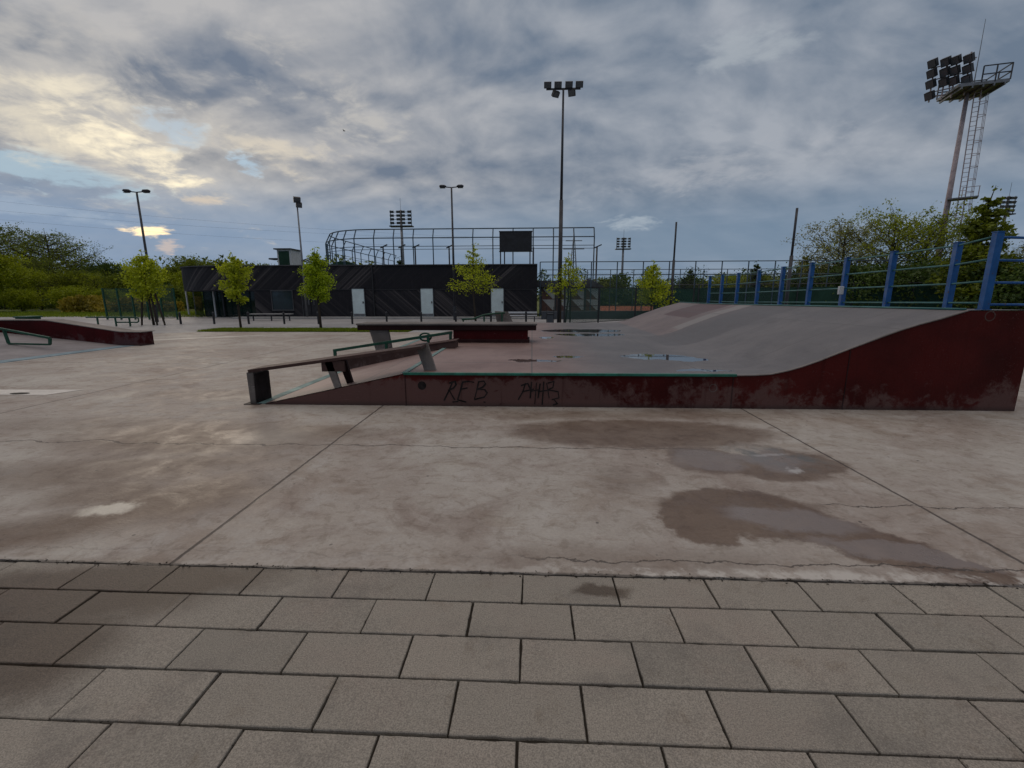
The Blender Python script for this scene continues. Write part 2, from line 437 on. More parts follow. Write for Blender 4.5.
def deck_mat():
    m, nt, b = new_mat('skate deck surface')
    N = NT(nt)
    p = N.pos()
    v = N.sep(p)
    warp = N.vmath('SCALE', N.vmath('SUBTRACT', N.noise(p, 1.6, 6, 0.65, color=True), (0.5, 0.5, 0.5)), 0.7)
    pw = N.vmath('ADD', p, warp)
    big = N.noise(p, 0.8, 6, 0.62, 0.4)
    med = N.noise(N.mapping(p, scale=(1, 0.5, 1)), 4, 6, 0.7)
    fine = N.noise(p, 60, 3, 0.7)
    grey = N.mix(N.ramp(big, 0.35, 0.68), (0.098, 0.093, 0.099), (0.138, 0.129, 0.132))
    red = N.mix(N.ramp(big, 0.35, 0.68), (0.165, 0.105, 0.095), (0.24, 0.165, 0.15))
    xw = N.sep(pw)[0]
    redm = N.ramp(xw, 1.6, -0.3)
    # a repainted field of old red sheets high on the far end of the curve
    far = N.math('MULTIPLY', N.math('MULTIPLY', N.ramp(v[1], 11.6, 11.7), N.ramp(v[0], 3.35, 3.45)), 0.9)
    far2 = N.math('MULTIPLY', N.math('MULTIPLY', N.ramp(v[1], 13.4, 13.45), N.ramp(v[1], 16.0, 15.95)), N.math('MULTIPLY', N.ramp(v[0], 4.55, 4.6), 1.0))
    c = N.mix(redm, grey, red)
    c = N.mix(far, c, N.mix(0.5, grey, red))
    c = N.mix(N.math('MULTIPLY', far2, 0.9), c, (0.075, 0.035, 0.035))
    mid = N.math('MULTIPLY', N.math('MULTIPLY', N.ramp(v[1], 9.9, 9.95), N.ramp(v[1], 12.2, 12.15)), N.math('MULTIPLY', N.ramp(v[0], 2.9, 3.0), 0.85))
    c = N.mix(mid, c, (0.085, 0.08, 0.085))
    c = N.mix(N.ramp(med, 0.5, 0.75, 0, 0.5), c, N.mix(1.0, c, (0.6, 0.57, 0.56), 'MULTIPLY'))
    c = N.mix(N.ramp(fine, 0.35, 0.7, 0, 0.3), c, N.mix(1.0, c, (0.6, 0.6, 0.6), 'MULTIPLY'))
    lite = N.math('MULTIPLY', N.math('MULTIPLY', N.ramp(v[1], 12.2, 12.25), N.ramp(v[1], 12.9, 12.85)), N.math('MULTIPLY', N.ramp(v[0], 3.9, 4.0), 0.7))
    c = N.mix(lite, c, (0.20, 0.195, 0.19))
    # sheet seams
    sx = N.math('PINGPONG', N.math('ADD', v[0], 20.0), 1.25)
    sy = N.math('PINGPONG', N.math('ADD', v[1], 0.2), 0.95)
    seam = N.math('MAXIMUM', N.ramp(sx, 0.018, 0.006), N.ramp(sy, 0.018, 0.006))
    scuff = N.noise(N.mapping(p, rot=(0, 0, 0.12), scale=(0.7, 16, 1)), 2.2, 6, 0.72, 0.5)
    c = N.mix(N.ramp(scuff, 0.58, 0.70, 0, 0.45), c, (0.05, 0.047, 0.047))
    c = N.mix(N.ramp(scuff, 0.40, 0.32, 0, 0.3), c, (0.26, 0.245, 0.24))
    gri = N.noise(p, 7, 7, 0.72, 0.4)
    c = N.mix(N.ramp(gri, 0.55, 0.7, 0, 0.4), c, N.mix(1.0, c, (0.6, 0.57, 0.55), 'MULTIPLY'))
    c = N.mix(N.math('MULTIPLY', seam, 0.75), c, (0.07, 0.065, 0.065))
    # standing water in long thin pools
    wet = None
    for q, rx, ry in (((655, 357), 34, 2.4), ((684, 360), 22, 1.8), ((580, 331), 40, 1.6), ((590, 335), 34, 1.3), ((540, 361), 22, 1.2), ((565, 357), 14, 1.2), ((545, 338), 9, 1), ((700, 371), 30, 1.2), ((530, 360.5), 16, .9)):
        a = G(q[0], q[1], 0.475)
        wx = (G(q[0] + rx, q[1], 0.475) - a).length
        wy = abs(G(q[0], q[1] - ry, 0.475).y - G(q[0], q[1] + ry, 0.475).y) / 2
        e = N.ellipse(pw, (a.x + 0.0, a.y, 0), wx, wy, 0, 0.18)
        wet = e if wet is None else N.math('MAXIMUM', wet, e)
    wet = N.math('MULTIPLY', wet, N.ramp(v[2], 0.52, 0.49))
    c = N.mix(wet, c, N.mix(1.0, c, (0.35, 0.34, 0.35), 'MULTIPLY'))
    N.put(b.inputs['Base Color'], c)
    N.put(b.inputs['Roughness'], N.ramp(wet, 0.2, 0.8, 0.55, 0.03))
    b.inputs['Specular IOR Level'].default_value = 0.45
    bn = N.n('ShaderNodeBump'); bn.inputs['Distance'].default_value = 0.003
    N.put(bn.inputs['Height'], N.math('ADD', med, N.math('MULTIPLY', fine, 0.4)))
    N.put(bn.inputs['Strength'], N.ramp(wet, 0.2, 0.7, 0.6, 0.0))
    N.put(b.inputs['Normal'], bn.outputs[0])
    return m


M['deck'] = deck_mat()
M['bank'] = plain('bank surface', (0.25, 0.23, 0.235), 0.6, var=0.3, scale=0.9, bump=0.002)


def cladding_mat():
    m, nt, b = new_mat('dark diagonal board cladding')
    N = NT(nt)
    p = N.objc(); v = N.sep(p)
    up = N.math('GREATER_THAN', v[2], 1.93)
    diag = N.math('ADD', v[0], N.math('MULTIPLY', v[2], N.ramp(up, 0, 1, 1.15, -1.15, False)))
    board = N.math('FLOOR', N.math('DIVIDE', diag, 0.17))
    wn = N.n('ShaderNodeTexWhiteNoise', noise_dimensions='2D')
    N.put(wn.inputs['Vector'], N.comb(board, up, 0))
    zone = N.noise(N.comb(N.math('ADD', diag, 3.0), up, 0), 0.22, 2)
    val = N.math('MULTIPLY', wn.outputs['Value'], N.ramp(zone, 0.40, 0.6, 0.25, 1.0))
    c = N.mix(N.math('POWER', val, 2.0), (0.010, 0.010, 0.015), (0.075, 0.068, 0.072))
    gap = N.math('PINGPONG', diag, 0.085)
    c = N.mix(N.ramp(gap, 0.014, 0.006), c, (0.003, 0.003, 0.004))
    c = N.mix(N.ramp(N.noise(N.mapping(p, scale=(8, 8, 1)), 1, 4), 0.5, 0.75, 0, 0.4), c, (0.03, 0.027, 0.03))
    N.put(b.inputs['Base Color'], c)
    b.inputs['Roughness'].default_value = 0.7
    b.inputs['Specular IOR Level'].default_value = 0.25
    N.put(b.inputs['Normal'], N.bump(N.ramp(gap, 0.0, 0.02), 0.6, 0.01))
    return m


M['clad'] = cladding_mat()

# ------------------------------------------------------------------ mesh builder
class MB:
    def __init__(s):
        s.v, s.f = [], []

    def add(s, vs, fs):
        o = len(s.v)
        s.v += [tuple(q) for q in vs]
        s.f += [tuple(i + o for i in q) for q in fs]
        return s

    def box(s, x0, x1, y0, y1, z0, z1):
        vs = [(x, y, z) for z in (z0, z1) for x, y in ((x0, y0), (x1, y0), (x1, y1), (x0, y1))]
        return s.add(vs, [(3, 2, 1, 0), (4, 5, 6, 7), (0, 1, 5, 4), (1, 2, 6, 5), (2, 3, 7, 6), (3, 0, 4, 7)])

    def bar(s, a, b, w, h, up=(0, 0, 1)):
        """rectangular bar from a to b, w across, h along `up`"""
        a, b = Vector(a), Vector(b)
        d = (b - a).normalized()
        upv = Vector(up)
        if abs(d.dot(upv)) > 0.99:
            upv = Vector((0, 1, 0))
        x = d.cross(upv).normalized(); y = x.cross(d).normalized()
        vs = []
        for q in (a, b):
            for sx, sy in ((-1, -1), (1, -1), (1, 1), (-1, 1)):
                vs.append(q + x * (sx * w / 2) + y * (sy * h / 2))
        return s.add(vs, [(0, 1, 2, 3), (7, 6, 5, 4), (0, 4, 5, 1), (1, 5, 6, 2), (2, 6, 7, 3), (3, 7, 4, 0)])

    def tube(s, pts, rad, n=8, caps=True):
        pts = [Vector(q) for q in pts]
        if not hasattr(rad, '__len__'):
            rad = [rad] * len(pts)
        rings = []
        x = None
        for i, q in enumerate(pts):
            d = (pts[min(i + 1, len(pts) - 1)] - pts[max(i - 1, 0)]).normalized()
            if x is None:
                x = d.orthogonal().normalized()
            else:
                x = (x - d * x.dot(d)).normalized()
            y = d.cross(x)
            rings.append([q + (x * math.cos(t) + y * math.sin(t)) * rad[i] for t in (2 * PI * k / n for k in range(n))])
        vs = [p_ for r_ in rings for p_ in r_]
        fs = []
        for i in range(len(pts) - 1):
            for k in range(n):
                a, b = i * n + k, i * n + (k + 1) % n
                fs.append((a, b, b + n, a + n))
        if caps:
            fs.append(tuple(range(n - 1, -1, -1)))
            fs.append(tuple((len(pts) - 1) * n + k for k in range(n)))
        return s.add(vs, fs)

    def prism(s, poly, y0, y1):
        """polygon in (x,z), extruded along y"""
        n = len(poly)
        vs = [(x, y0, z) for x, z in poly] + [(x, y1, z) for x, z in poly]
        fs = [tuple(range(n)), tuple(range(2 * n - 1, n - 1, -1))]
        for i in range(n):
            j = (i + 1) % n
            fs.append((j, i, i + n, j + n))
        return s.add(vs, fs)

    def quad(s, a, b, c, d):
        return s.add([a, b, c, d], [(0, 1, 2, 3)])


def children(o):
    return [c for c in COL.objects if c.parent is o]


def thing(name, label, cat, loc, group=None):
    o = bpy.data.objects.new(name, None)
    o.empty_display_size = 0.2
    COL.objects.link(o)
    o.location = loc
    o['label'] = label; o['category'] = cat
    if group:
        o['group'] = group
    return o


def world_loc(o):
    v = Vector((0, 0, 0))
    while o is not None:
        v += Vector(o.location); o = o.parent
    return v


def build(name, mb, mat, parent=None, bevel=0.0, smooth=False, label=None, org=None):
    """links ONE mesh; vertices are given in world coordinates"""
    me = bpy.data.meshes.new(name)
    off = world_loc(parent) if parent else Vector(org or (0, 0, 0))
    me.from_pydata([(x - off.x, y - off.y, z - off.z) for x, y, z in mb.v], [], mb.f)
    me.validate()
    bm = bmesh.new(); bm.from_mesh(me); bmesh.ops.recalc_face_normals(bm, faces=bm.faces); bm.to_mesh(me); bm.free()
    if smooth:
        for q in me.polygons:
            q.use_smooth = True
    o = bpy.data.objects.new(name, me)
    me.materials.append(M[mat] if isinstance(mat, str) else mat)
    COL.objects.link(o)
    if parent:
        o.parent = parent
    else:
        o.location = off
    if bevel:
        bv = o.modifiers.new('bevel', 'BEVEL'); bv.width = bevel; bv.segments = 2; bv.limit_method = 'ANGLE'; bv.angle_limit = 0.6
    if label:
        o['label'] = label
    return o


def tag(o, label, cat, group=None):
    o['label'] = label; o['category'] = cat
    if group:
        o['group'] = group
    return o


def structure(o, kind='structure'):
    o['kind'] = kind
    return o


def copy_tree(o, parent=None):
    c = o.copy(); COL.objects.link(c)
    if parent:
        c.parent = parent
    for ch in children(o):
        copy_tree(ch, c)
    return c


# ------------------------------------------------------------------ ground
def sheet(name, pts, z, mat):
    mb = MB(); mb.add([(x, y, z) for x, y in pts], [tuple(range(len(pts)))])
    return structure(build(name, mb, mat))


sheet('ground', [(-900, -60), (900, -60), (900, 1500), (-900, 1500)], -0.06, 'lawn')
# cast concrete plaza, with a crumbled front edge and thickness
mb = MB()
EDGE_Y = 2.337
xs = np.concatenate([np.arange(-9, 9, 0.035)])
front = [(-45, EDGE_Y)] + [(float(x), EDGE_Y + 0.018 * mnoise.noise(Vector((x * 5, 0, 1))) + 0.012 * mnoise.noise(Vector((x * 17, 3, 1)))
                            + (0.018 * max(0, mnoise.noise(Vector((x * 1.7, 9, 4)))))) for x in xs] + [(45, EDGE_Y)]
back = [(45, 19.1), (-14.6, 19.1), (-17, 17.6), (-45, 17.0)]
poly = front + back
n = len(poly)
mb.add([(x, y, 0.004) for x, y in poly] + [(x, y, -0.05) for x, y in poly], [tuple(range(n))] + [(i, i + n, (i + 1) % n + n, (i + 1) % n) for i in range(n)])
structure(build('plaza', mb, 'plaza'))
sheet('rear_pavement', [(-45, 16.9), (-17, 17.5), (-14.5, 19.0), (45, 19.0), (45, 29.2), (0.6, 33), (-30, 36), (-45, 30)], -0.004, 'rear')
mb = MB(); mb.box(-20.5, 0.9, 29.9, 31.0, -0.02, 0.10)
structure(build('kerb', mb, 'pale_concrete', bevel=0.01))
sheet('court', [(2, 40.5), (34, 40.5), (34, 62), (2, 62)], 0.0, 'clay')
sheet('joint_bed', [(-12, -3), (12, -3), (12, EDGE_Y + 0.06), (-12, EDGE_Y + 0.06)], -0.016, 'soil')

# paving slabs: real slabs with open joints, one sheet of pavement
ROW, LEN = 0.2462, 0.5161
pv, pf, tints = [], [], []
rng = random.Random(3)
for r_ in range(0, 16):
    y1 = EDGE_Y - ROW * r_ - 0.0052
    y0 = EDGE_Y - ROW * (r_ + 1) + 0.0052
    off = (-2.107 if r_ % 2 == 0 else -1.852)
    k0 = int(-7 / LEN) - 1
    for k in range(k0, -k0 + 6):
        x0 = off + LEN * k + rng.uniform(.0032, .0068); x1 = off + LEN * (k + 1) - rng.uniform(.0032, .0068)
        t = min(1, max(0, rng.gauss(0.5, 0.2)))
        a, b_, c_ = rng.uniform(-.0025, .0025), rng.uniform(-.004, .004), rng.uniform(-.006, .006)
        j = [rng.uniform(-.0025, .0025) for _ in range(8)]
        base = len(pv)
        cor = [(x0 + j[0], y0 + j[1]), (x1 + j[2], y0 + j[3]), (x1 + j[4], y1 + j[5]), (x0 + j[6], y1 + j[7])]
        # outline subdivided so that edges are slightly chipped
        ring = []
        for q in range(4):
            p0, p1 = cor[q], cor[(q + 1) % 4]
            m_ = 26 if q % 2 == 0 else 12
            for s_ in range(m_):
                f_ = s_ / m_
                x, y = p0[0] + (p1[0] - p0[0]) * f_, p0[1] + (p1[1] - p0[1]) * f_
                e = 0.0018 * mnoise.noise(Vector((x * 60, y * 60, k))) - 0.010 * max(0, mnoise.noise(Vector((x * 13, y * 13, 7.7))) - 0.30)
                if q == 0: y -= e
                if q == 1: x += e
                if q == 2: y += e
                if q == 3: x -= e
                ring.append((x, y))
        mx, my = (x0 + x1) / 2, (y0 + y1) / 2
        nn = len(ring)
        for lev, ins in ((-0.04, 0), (-0.0035, 0), (0.0, 0.003)):
            for x, y in ring:
                xx = x + (ins if x < mx else -ins) * (1 if abs(x - mx) > LEN / 2 - 0.02 else 0)
                yy = y + (ins if y < my else -ins) * (1 if abs(y - my) > ROW / 2 - 0.02 else 0)
                pv.append((xx, yy, lev + (a + b_ * (x - mx) + c_ * (y - my) if lev > -0.03 else 0)))
        for lv in range(2):
            for i in range(nn):
                i2 = (i + 1) % nn
                pf.append((base + lv * nn + i, base + lv * nn + i2, base + (lv + 1) * nn + i2, base + (lv + 1) * nn + i))
        pf.append(tuple(base + 2 * nn + i for i in range(nn)))
        tints += [t] * (3 * nn)
me = bpy.data.meshes.new('pavement')
me.from_pydata(pv, [], pf)
at = me.attributes.new('tint', 'FLOAT', 'POINT'); at.data.foreach_set('value', tints)
me.materials.append(M['paver'])
po = bpy.data.objects.new('pavement', me); COL.objects.link(po); structure(po)

# dirt and moss crumbs lying in the joint at the edge of the plaza
mb = MB()
for i in range(900):
    x = rng.uniform(-5, 6); y = EDGE_Y + rng.gauss(0.0, 0.012)
    s_ = rng.uniform(0.003, 0.011)
    z = 0.001
    q = [Vector((rng.uniform(-1, 1), rng.uniform(-1, 1), rng.uniform(-.2, 1))) * s_ + Vector((x, y, z)) for _ in range(4)]
    mb.add(q, [(0, 1, 2), (0, 2, 3), (0, 3, 1), (1, 3, 2)])
for i in range(2600):
    r_ = rng.choice((0, 0, 0, 1, 1, 2, 3, 4))
    if rng.random() < .55:
        x = rng.uniform(-4, 5); y = EDGE_Y - ROW * r_ + rng.gauss(0, .0035)
    else:
        x = (-2.107 if r_ % 2 == 0 else -1.852) + LEN * rng.randint(-4, 11) + rng.gauss(0, .005 if r_ == 0 else .003); y = EDGE_Y - ROW * (r_ + rng.random())
    if mnoise.noise(Vector((x * 1.6, y * 1.6, 2.2))) < -.05:
        continue
    s_ = rng.uniform(0.002, 0.0065)
    q = [Vector((rng.uniform(-1, 1), rng.uniform(-1, 1), rng.uniform(-.6, .5))) * s_ + Vector((x, y, -.002)) for _ in range(4)]
    mb.add(q, [(0, 1, 2), (0, 2, 3), (0, 3, 1), (1, 3, 2)])
structure(build('dirt', mb, 'soil'), 'stuff')

# pale repair with a drain hole
c0 = G(28, 393)
mb = MB(); mb.add([(c0.x - 1.3, c0.y - .2, .008), (c0.x + .48, c0.y - .16, .008), (c0.x + .72, c0.y + .26, .008), (c0.x - 1.0, c0.y + .20, .008)], [(0, 1, 2, 3)])
dr = thing('drain_cover', 'pale square drain patch with dark hole set in concrete ground', 'drain', (c0.x, c0.y, 0))
M['patch'] = plain('pale mortar', (0.66, 0.63, 0.59), 0.85, var=0.2)
build('mortar_patch', mb, 'patch', dr)
mb = MB(); cc = G(20, 394); mb.add([(cc.x + .16 * math.cos(t), cc.y + .07 * math.sin(t), .012) for t in np.linspace(0, 2 * PI, 15)[:-1]], [tuple(range(14))])
build('drain_hole', mb, 'soil', dr)

# grass strip and lawn blades
def blades(name, regions, n, h, mat, seed):
    r2 = np.random.default_rng(seed)
    vs, fs, tn = [], [], []
    for (x0, x1, y0, y1, share) in regions:
        for i in range(int(n * share)):
            x, y = r2.uniform(x0, x1), r2.uniform(y0, y1)
            a = r2.uniform(0, PI); w = 0.012 + r2.uniform(0, .012); hh = h * r2.uniform(.4, 1.2)
            dx, dy = math.cos(a) * w, math.sin(a) * w
            lx, ly = r2.normal(0, hh * .35, 2)
            b0 = len(vs)
            vs += [(x - dx, y - dy, -.01), (x + dx, y + dy, -.01), (x + lx, y + ly, hh)]
            fs.append((b0, b0 + 1, b0 + 2)); tn += [r2.uniform(0, 1)] * 3
    me = bpy.data.meshes.new(name); me.from_pydata(vs, [], fs)
    me.attributes.new('tint', 'FLOAT', 'POINT').data.foreach_set('value', tn)
    me.materials.append(M[mat]); o = bpy.data.objects.new(name, me); COL.objects.link(o)
    o['kind'] = 'stuff'
    return o


mb = MB(); mb.add([(-15.3, 19.9, .012), (-14.2, 19.25, .012), (-5.4, 19.25, .012), (-5.4, 20.9, .012), (-15.0, 20.9, .012)], [(0, 1, 2, 3, 4)])
structure(build('lawn_strip', mb, 'lawn'))
blades('grass', [(-14.9, -5.4, 19.3, 20.9, 1.0)], 26000, 0.09, 'blade', 1)
blades('grass', [(-75, -24, 32, 42, 1.0)], 30000, 0.16, 'blade', 2)

# ------------------------------------------------------------------ main skate ramp
YF, YB = 6.28, 18.2
prof = [(-3.98, 0.012), (-1.85, 0.478), (2.85, 0.482)]
prof += [(3.1, .487), (3.32, .503), (3.55, .555), (3.72, .608), (3.95, .695), (4.1, .762), (4.35, .868), (4.6, .970), (4.8, 1.052), (4.97, 1.118), (5.2, 1.195), (5.46, 1.268), (5.62, 1.322), (5.79, 1.378)]
prof_deck = prof + [(6.66, 1.384)]
ramp = thing('skate_ramp', 'large maroon sided skate ramp with grey deck curving up to a blue railing', 'skate ramp', (1.5, YF, 0))
# top sheet follows the profile; the far end of the platform sits a little lower
def drop(x, y):
    return 0.115 * max(0.0, (x - 3.0) / 3.0) * min(1, max(0, (y - YF) / 9.0)) if x > 3.0 else 0.0
mb = MB()
ys = np.linspace(YF + 0.02, YB, 14)
for i in range(len(prof_deck) - 1):
    (xa, za), (xb, zb) = prof_deck[i], prof_deck[i + 1]
    for j in range(len(ys) - 1):
        ya, yb = ys[j], ys[j + 1]
        mb.quad((xa, ya, za - drop(xa, ya)), (xb, ya, zb - drop(xb, ya)), (xb, yb, zb - drop(xb, yb)), (xa, yb, za - drop(xa, yb)))
build('riding_surface', mb, 'deck', ramp)
# front and back maroon panels
low = [(x, z - 0.012) for x, z in prof_deck]
pan = [(-3.98, 0.0)] + [(6.66, 0.0)] + [(x, z) for x, z in reversed(low[1:])]
mb = MB(); mb.prism(pan, YF, YF + 0.04)
build('front_panel', mb, 'maroon_panel', ramp)
pan2 = [(x, z - 0.125 * max(0, (x - 3) / 3)) if z > .3 else (x, z) for x, z in pan]
mb = MB(); mb.prism(pan2, YB - 0.04, YB)
build('rear_panel', mb, 'maroon', ramp)
mb = MB(); mb.add([(6.655, YF + .04, 0), (6.655, YB - .04, 0), (6.655, YB - .04, 1.24), (6.655, YF + .04, 1.36), (6.61, YF + .04, 0), (6.61, YB - .04, 0), (6.61, YB - .04, 1.24), (6.61, YF + .04, 1.36)],
                  [(0, 1, 2, 3), (7, 6, 5, 4), (0, 3, 7, 4), (1, 5, 6, 2), (3, 2, 6, 7), (0, 4, 5, 1)])
build('side_panel', mb, 'maroon', ramp)
# panel joints as narrow cover strips
for x, z in ((-1.83, .46), (2.82, .46), (4.35, .84)):
    mb = MB(); mb.box(x - .006, x + .006, YF - .006, YF, 0.0, z); build('cover_strip', mb, 'maroon_dark', ramp)
mb = MB()
mb.bar((-1.85, YF + .005, .480), (2.86, YF + .005, .484), .05, .034)
build('edging', mb, 'teal_edge', ramp, bevel=.004)
mb = MB(); mb.bar((-1.85, YF + .03, .486), (-1.85, YB, .486), .07, .012)
build('edging', mb, 'pale_teal', ramp)
mb = MB(); mb.bar((-4.03, YF + .03, .014), (-4.03, YB, .014), .14, .014)
build('edging', mb, 'pale_teal', ramp)
pts = [(5.80, y, 1.392 - drop(5.8, y)) for y in np.linspace(YF + .05, YB, 10)]
mb = MB(); mb.tube(pts, .016, 8)
build('coping', mb, 'rail_teal', ramp, smooth=True)
mb = MB()
for i in range(2, len(prof) - 1):
    a, b_ = prof[i], prof[i + 1]
    mb.bar((a[0], YF + .0, a[1] + .0), (b_[0], YF + .0, b_[1] + .0), .03, .012)
build('edging', mb, 'grey_board', ramp)

# round plugs and spray writing on the front panel
def disc(mb, px, py, r, y, ring=False):
    c = AT(px, py, YF)
    n_ = 20
    if ring:
        vs = []
        for rr in (r, r * .78):
            vs += [(c.x + rr * math.cos(t), y, c.z + rr * math.sin(t)) for t in (2 * PI * k / n_ for k in range(n_))]
        mb.add(vs, [(k, (k + 1) % n_, (k + 1) % n_ + n_, k + n_) for k in range(n_)])
    else:
        mb.add([(c.x + r * math.cos(t), y, c.z + r * math.sin(t)) for t in (2 * PI * k / n_ for k in range(n_))], [tuple(range(n_))])


mb = MB(); disc(mb, 422, 385.5, .062, YF - .003); build('drain_plug', mb, 'spray', ramp)
mb = MB(); disc(mb, 713, 388, .06, YF - .003, True); build('drain_plug', mb, 'maroon_wood', ramp)
mb = MB(); disc(mb, 990, 316, .07, YF - .003, True); build('drain_plug', mb, 'maroon_wood', ramp)


def strokes(name, lines, w):
    mb = MB()
    rr = random.Random(5)
    for ln in lines:
        pts = [AT(390 + x / 4.876, 365 + y / 4.876, YF - .004) for x, y in ln]
        for k_, (a, b_) in enumerate(zip(pts, pts[1:])):
            d = (b_ - a).normalized(); nrm = Vector((-d.z, 0, d.x)) * (w * rr.uniform(.35, .6)); e = d * w * .3
            y = YF - .004 - .00012 * (len(mb.v) % 40)
            mb.add([(q.x, y, q.z) for q in (a - nrm - e, b_ - nrm + e, b_ + nrm + e, a + nrm - e)], [(0, 1, 2, 3)])
    build(name, mb, 'spray', ramp)


strokes('graffiti', [
    [(306, 82), (285, 130), (264, 172)], [(290, 88), (318, 80), (322, 96), (310, 112), (285, 124)], [(290, 124), (304, 150), (316, 168)],
    [(354, 84), (345, 120), (330, 168)], [(352, 84), (382, 80), (408, 84)], [(346, 118), (376, 112)], [(306, 180), (332, 178)], [(330, 170), (370, 180)],
    [(432, 82), (424, 120), (412, 166)], [(432, 82), (458, 78), (466, 92), (452, 108), (428, 118)], [(430, 118), (462, 120), (474, 136), (460, 156), (412, 168)], [(458, 180), (464, 182)]], .021)
strokes('graffiti', [
    [(660, 90), (648, 130), (626, 168)], [(640, 100), (672, 90), (690, 130)], [(645, 130), (700, 118)], [(690, 84), (684, 160)], [(714, 88), (706, 190)], [(684, 128), (730, 120)],
    [(732, 92), (722, 160)], [(750, 82), (742, 192)], [(722, 130), (780, 122)], [(764, 90), (776, 160)], [(770, 88), (800, 80), (794, 110), (770, 120)], [(778, 122), (820, 130), (824, 160), (790, 168)], [(800, 168), (816, 188), (796, 194)]], .018)

# ------------------------------------------------------------------ blue railing on the platform
rail = thing('safety_railing', 'blue post railing with thin teal rails along the ramp platform', 'railing', (6.55, 8, 1.38))
posts = [(6.09, 6.40)] + [(6.57 + .01 * k, y) for k, y in enumerate((7.49, 8.75, 9.99, 11.2, 12.45, 13.75, 15.1, 16.35, 17.5))]
def pz(y):
    return 1.384 - drop(6.6, y)
H_R = 1.0
for x, y in posts:
    mb = MB(); mb.box(x - .045, x + .045, y - .04, y + .04, pz(y), pz(y) + H_R)
    pp = build('post', mb, 'blue', rail, bevel=.006)
    mb = MB(); mb.box(x - .055, x + .055, y - .06, y + .06, pz(y) + .0, pz(y) + .012); build('base_plate', mb, 'blue', pp)
    mb = MB(); mb.box(x - .05, x + .05, y - .045, y + .045, pz(y) + H_R, pz(y) + H_R + .012); build('cap', mb, 'blue', pp)
for k, h in enumerate((.09, .38, .67, .96)):
    mb = MB()
    mb.tube([(x - .0, y, pz(y) + h) for x, y in posts], .014, 8)
    build('rail', mb, 'rail_teal', rail, smooth=True)
    mb = MB()
    mb.tube([(6.11, 6.40, pz(6.46) + h - .02), (7.4, 6.60, pz(6.46) + h - .03)], .017, 8)
    build('rail', mb, 'blue', rail, smooth=True)
mb = MB(); mb.box(7.36, 7.44, 6.56, 6.64, 0.0, pz(6.4) + H_R); build('post', mb, 'blue', rail, bevel=.006)
mb = MB(); mb.box(posts[3][0] - .14, posts[3][0] - .05, posts[3][1] - .10, posts[3][1] - .03, pz(9) + .24, pz(9) + .41)
build('junction_box', mb, 'white', rail, bevel=.01)

# ------------------------------------------------------------------ sloped grind bench at the near edge
bench = thing('grind_bench', 'long sloping brown plank bench on board legs climbing the near bank', 'grind bench', (-3, 6.45, 0))
A, B = Vector((-4.16, 6.48, .500)), Vector((-1.58, 6.48, .855))
mb = MB(); mb.bar(A, B, .40, .045); build('plank', mb, 'maroon_wood', bench, bevel=.006)
mb = MB(); mb.prism([(-4.18, 0.0), (-4.10, 0.0), (-4.09, .49), (-4.19, .48)], 6.29, 6.67); build('leg', mb, 'grey_board', bench, bevel=.005)
mb = MB(); mb.box(-4.098, -4.07, 6.31, 6.66, .02, .45); build('inner_shade', mb, 'spray', bench)  # black sheet paints in the dark shade inside the end leg
mb = MB(); mb.prism([(-2.89, .25), (-2.80, .27), (-2.90, .68), (-3.02, .665)], 6.30, 6.35); build('leg', mb, 'grey_board', bench, bevel=.004)
mb = MB(); mb.prism([(-2.83, .26), (-2.74, .28), (-2.84, .69), (-2.96, .675)], 6.60, 6.66); build('leg', mb, 'maroon_dark', bench, bevel=.004)
mb = MB(); mb.box(-3.06, -2.72, 6.30, 6.34, .50, .66); build('cross_board', mb, 'maroon_wood', bench, bevel=.004)
mb = MB(); mb.prism([(-1.62, .478), (-1.44, .478), (-1.56, .90), (-1.74, .87)], 6.58, 6.64); build('leg', mb, 'grey_board', bench, bevel=.005)
mb = MB(); mb.box(-4.26, -4.02, 6.25, 6.72, .006, .014); build('foot_plate', mb, 'maroon_dark', bench)

# ------------------------------------------------------------------ hubba ledge and rails on the bank
def bank_z(x):
    return 0.012 + (x + 3.98) * (0.466 / 2.13) if x < -1.85 else .48


hub = thing('hubba_ledge', 'low maroon wooden ledge running down the bank behind the plank bench', 'grind ledge', (-3, 9.5, 0))
poly = [(-4.0, .0), (-1.84, bank_z(-1.84)), (-1.62, .48), (-1.62, .635), (-4.02, .285)]
mb = MB(); mb.prism(poly, 9.35, 9.75); build('body', mb, 'maroon_wood', hub, bevel=.004)
mb = MB(); mb.bar((-4.03, 9.55, .291), (-1.60, 9.55, .645), .44, .022); build('top_board', mb, 'maroon_wood', hub, bevel=.004)
mb = MB(); mb.bar((-3.0, 9.32, .17), (-2.3, 9.32, .35), .03, .04); build('batten', mb, 'grey_board', hub)

gr = thing('grind_rail', 'green square grind rail sloping down behind the low ledge', 'grind rail', (-3, 9.95, 0))
a0, a1 = Vector((-4.52, 9.95, .35)), Vector((-1.78, 9.95, .77))
mb = MB(); mb.bar(a0, a1, .06, .06); build('rail_bar', mb, 'green_metal', gr, bevel=.006)
for t in (0.012, .45, .80, .985):
    q = a0.lerp(a1, t)
    mb = MB(); mb.box(q.x - .03, q.x + .03, q.y - .028, q.y + .028, max(0.0, bank_z(q.x)) if q.x > -3.98 else 0.0, q.z - .03); build('leg', mb, 'green_metal', gr, bevel=.004)
lp = []
for t in np.linspace(-PI / 2, PI * 1.5, 18):
    lp.append((-2.40 + .13 * math.cos(t), 9.99, .66 + .085 * math.sin(t)))
mb = MB(); mb.tube(lp, .02, 6); build('end_loop', mb, 'green_metal', gr, smooth=True)

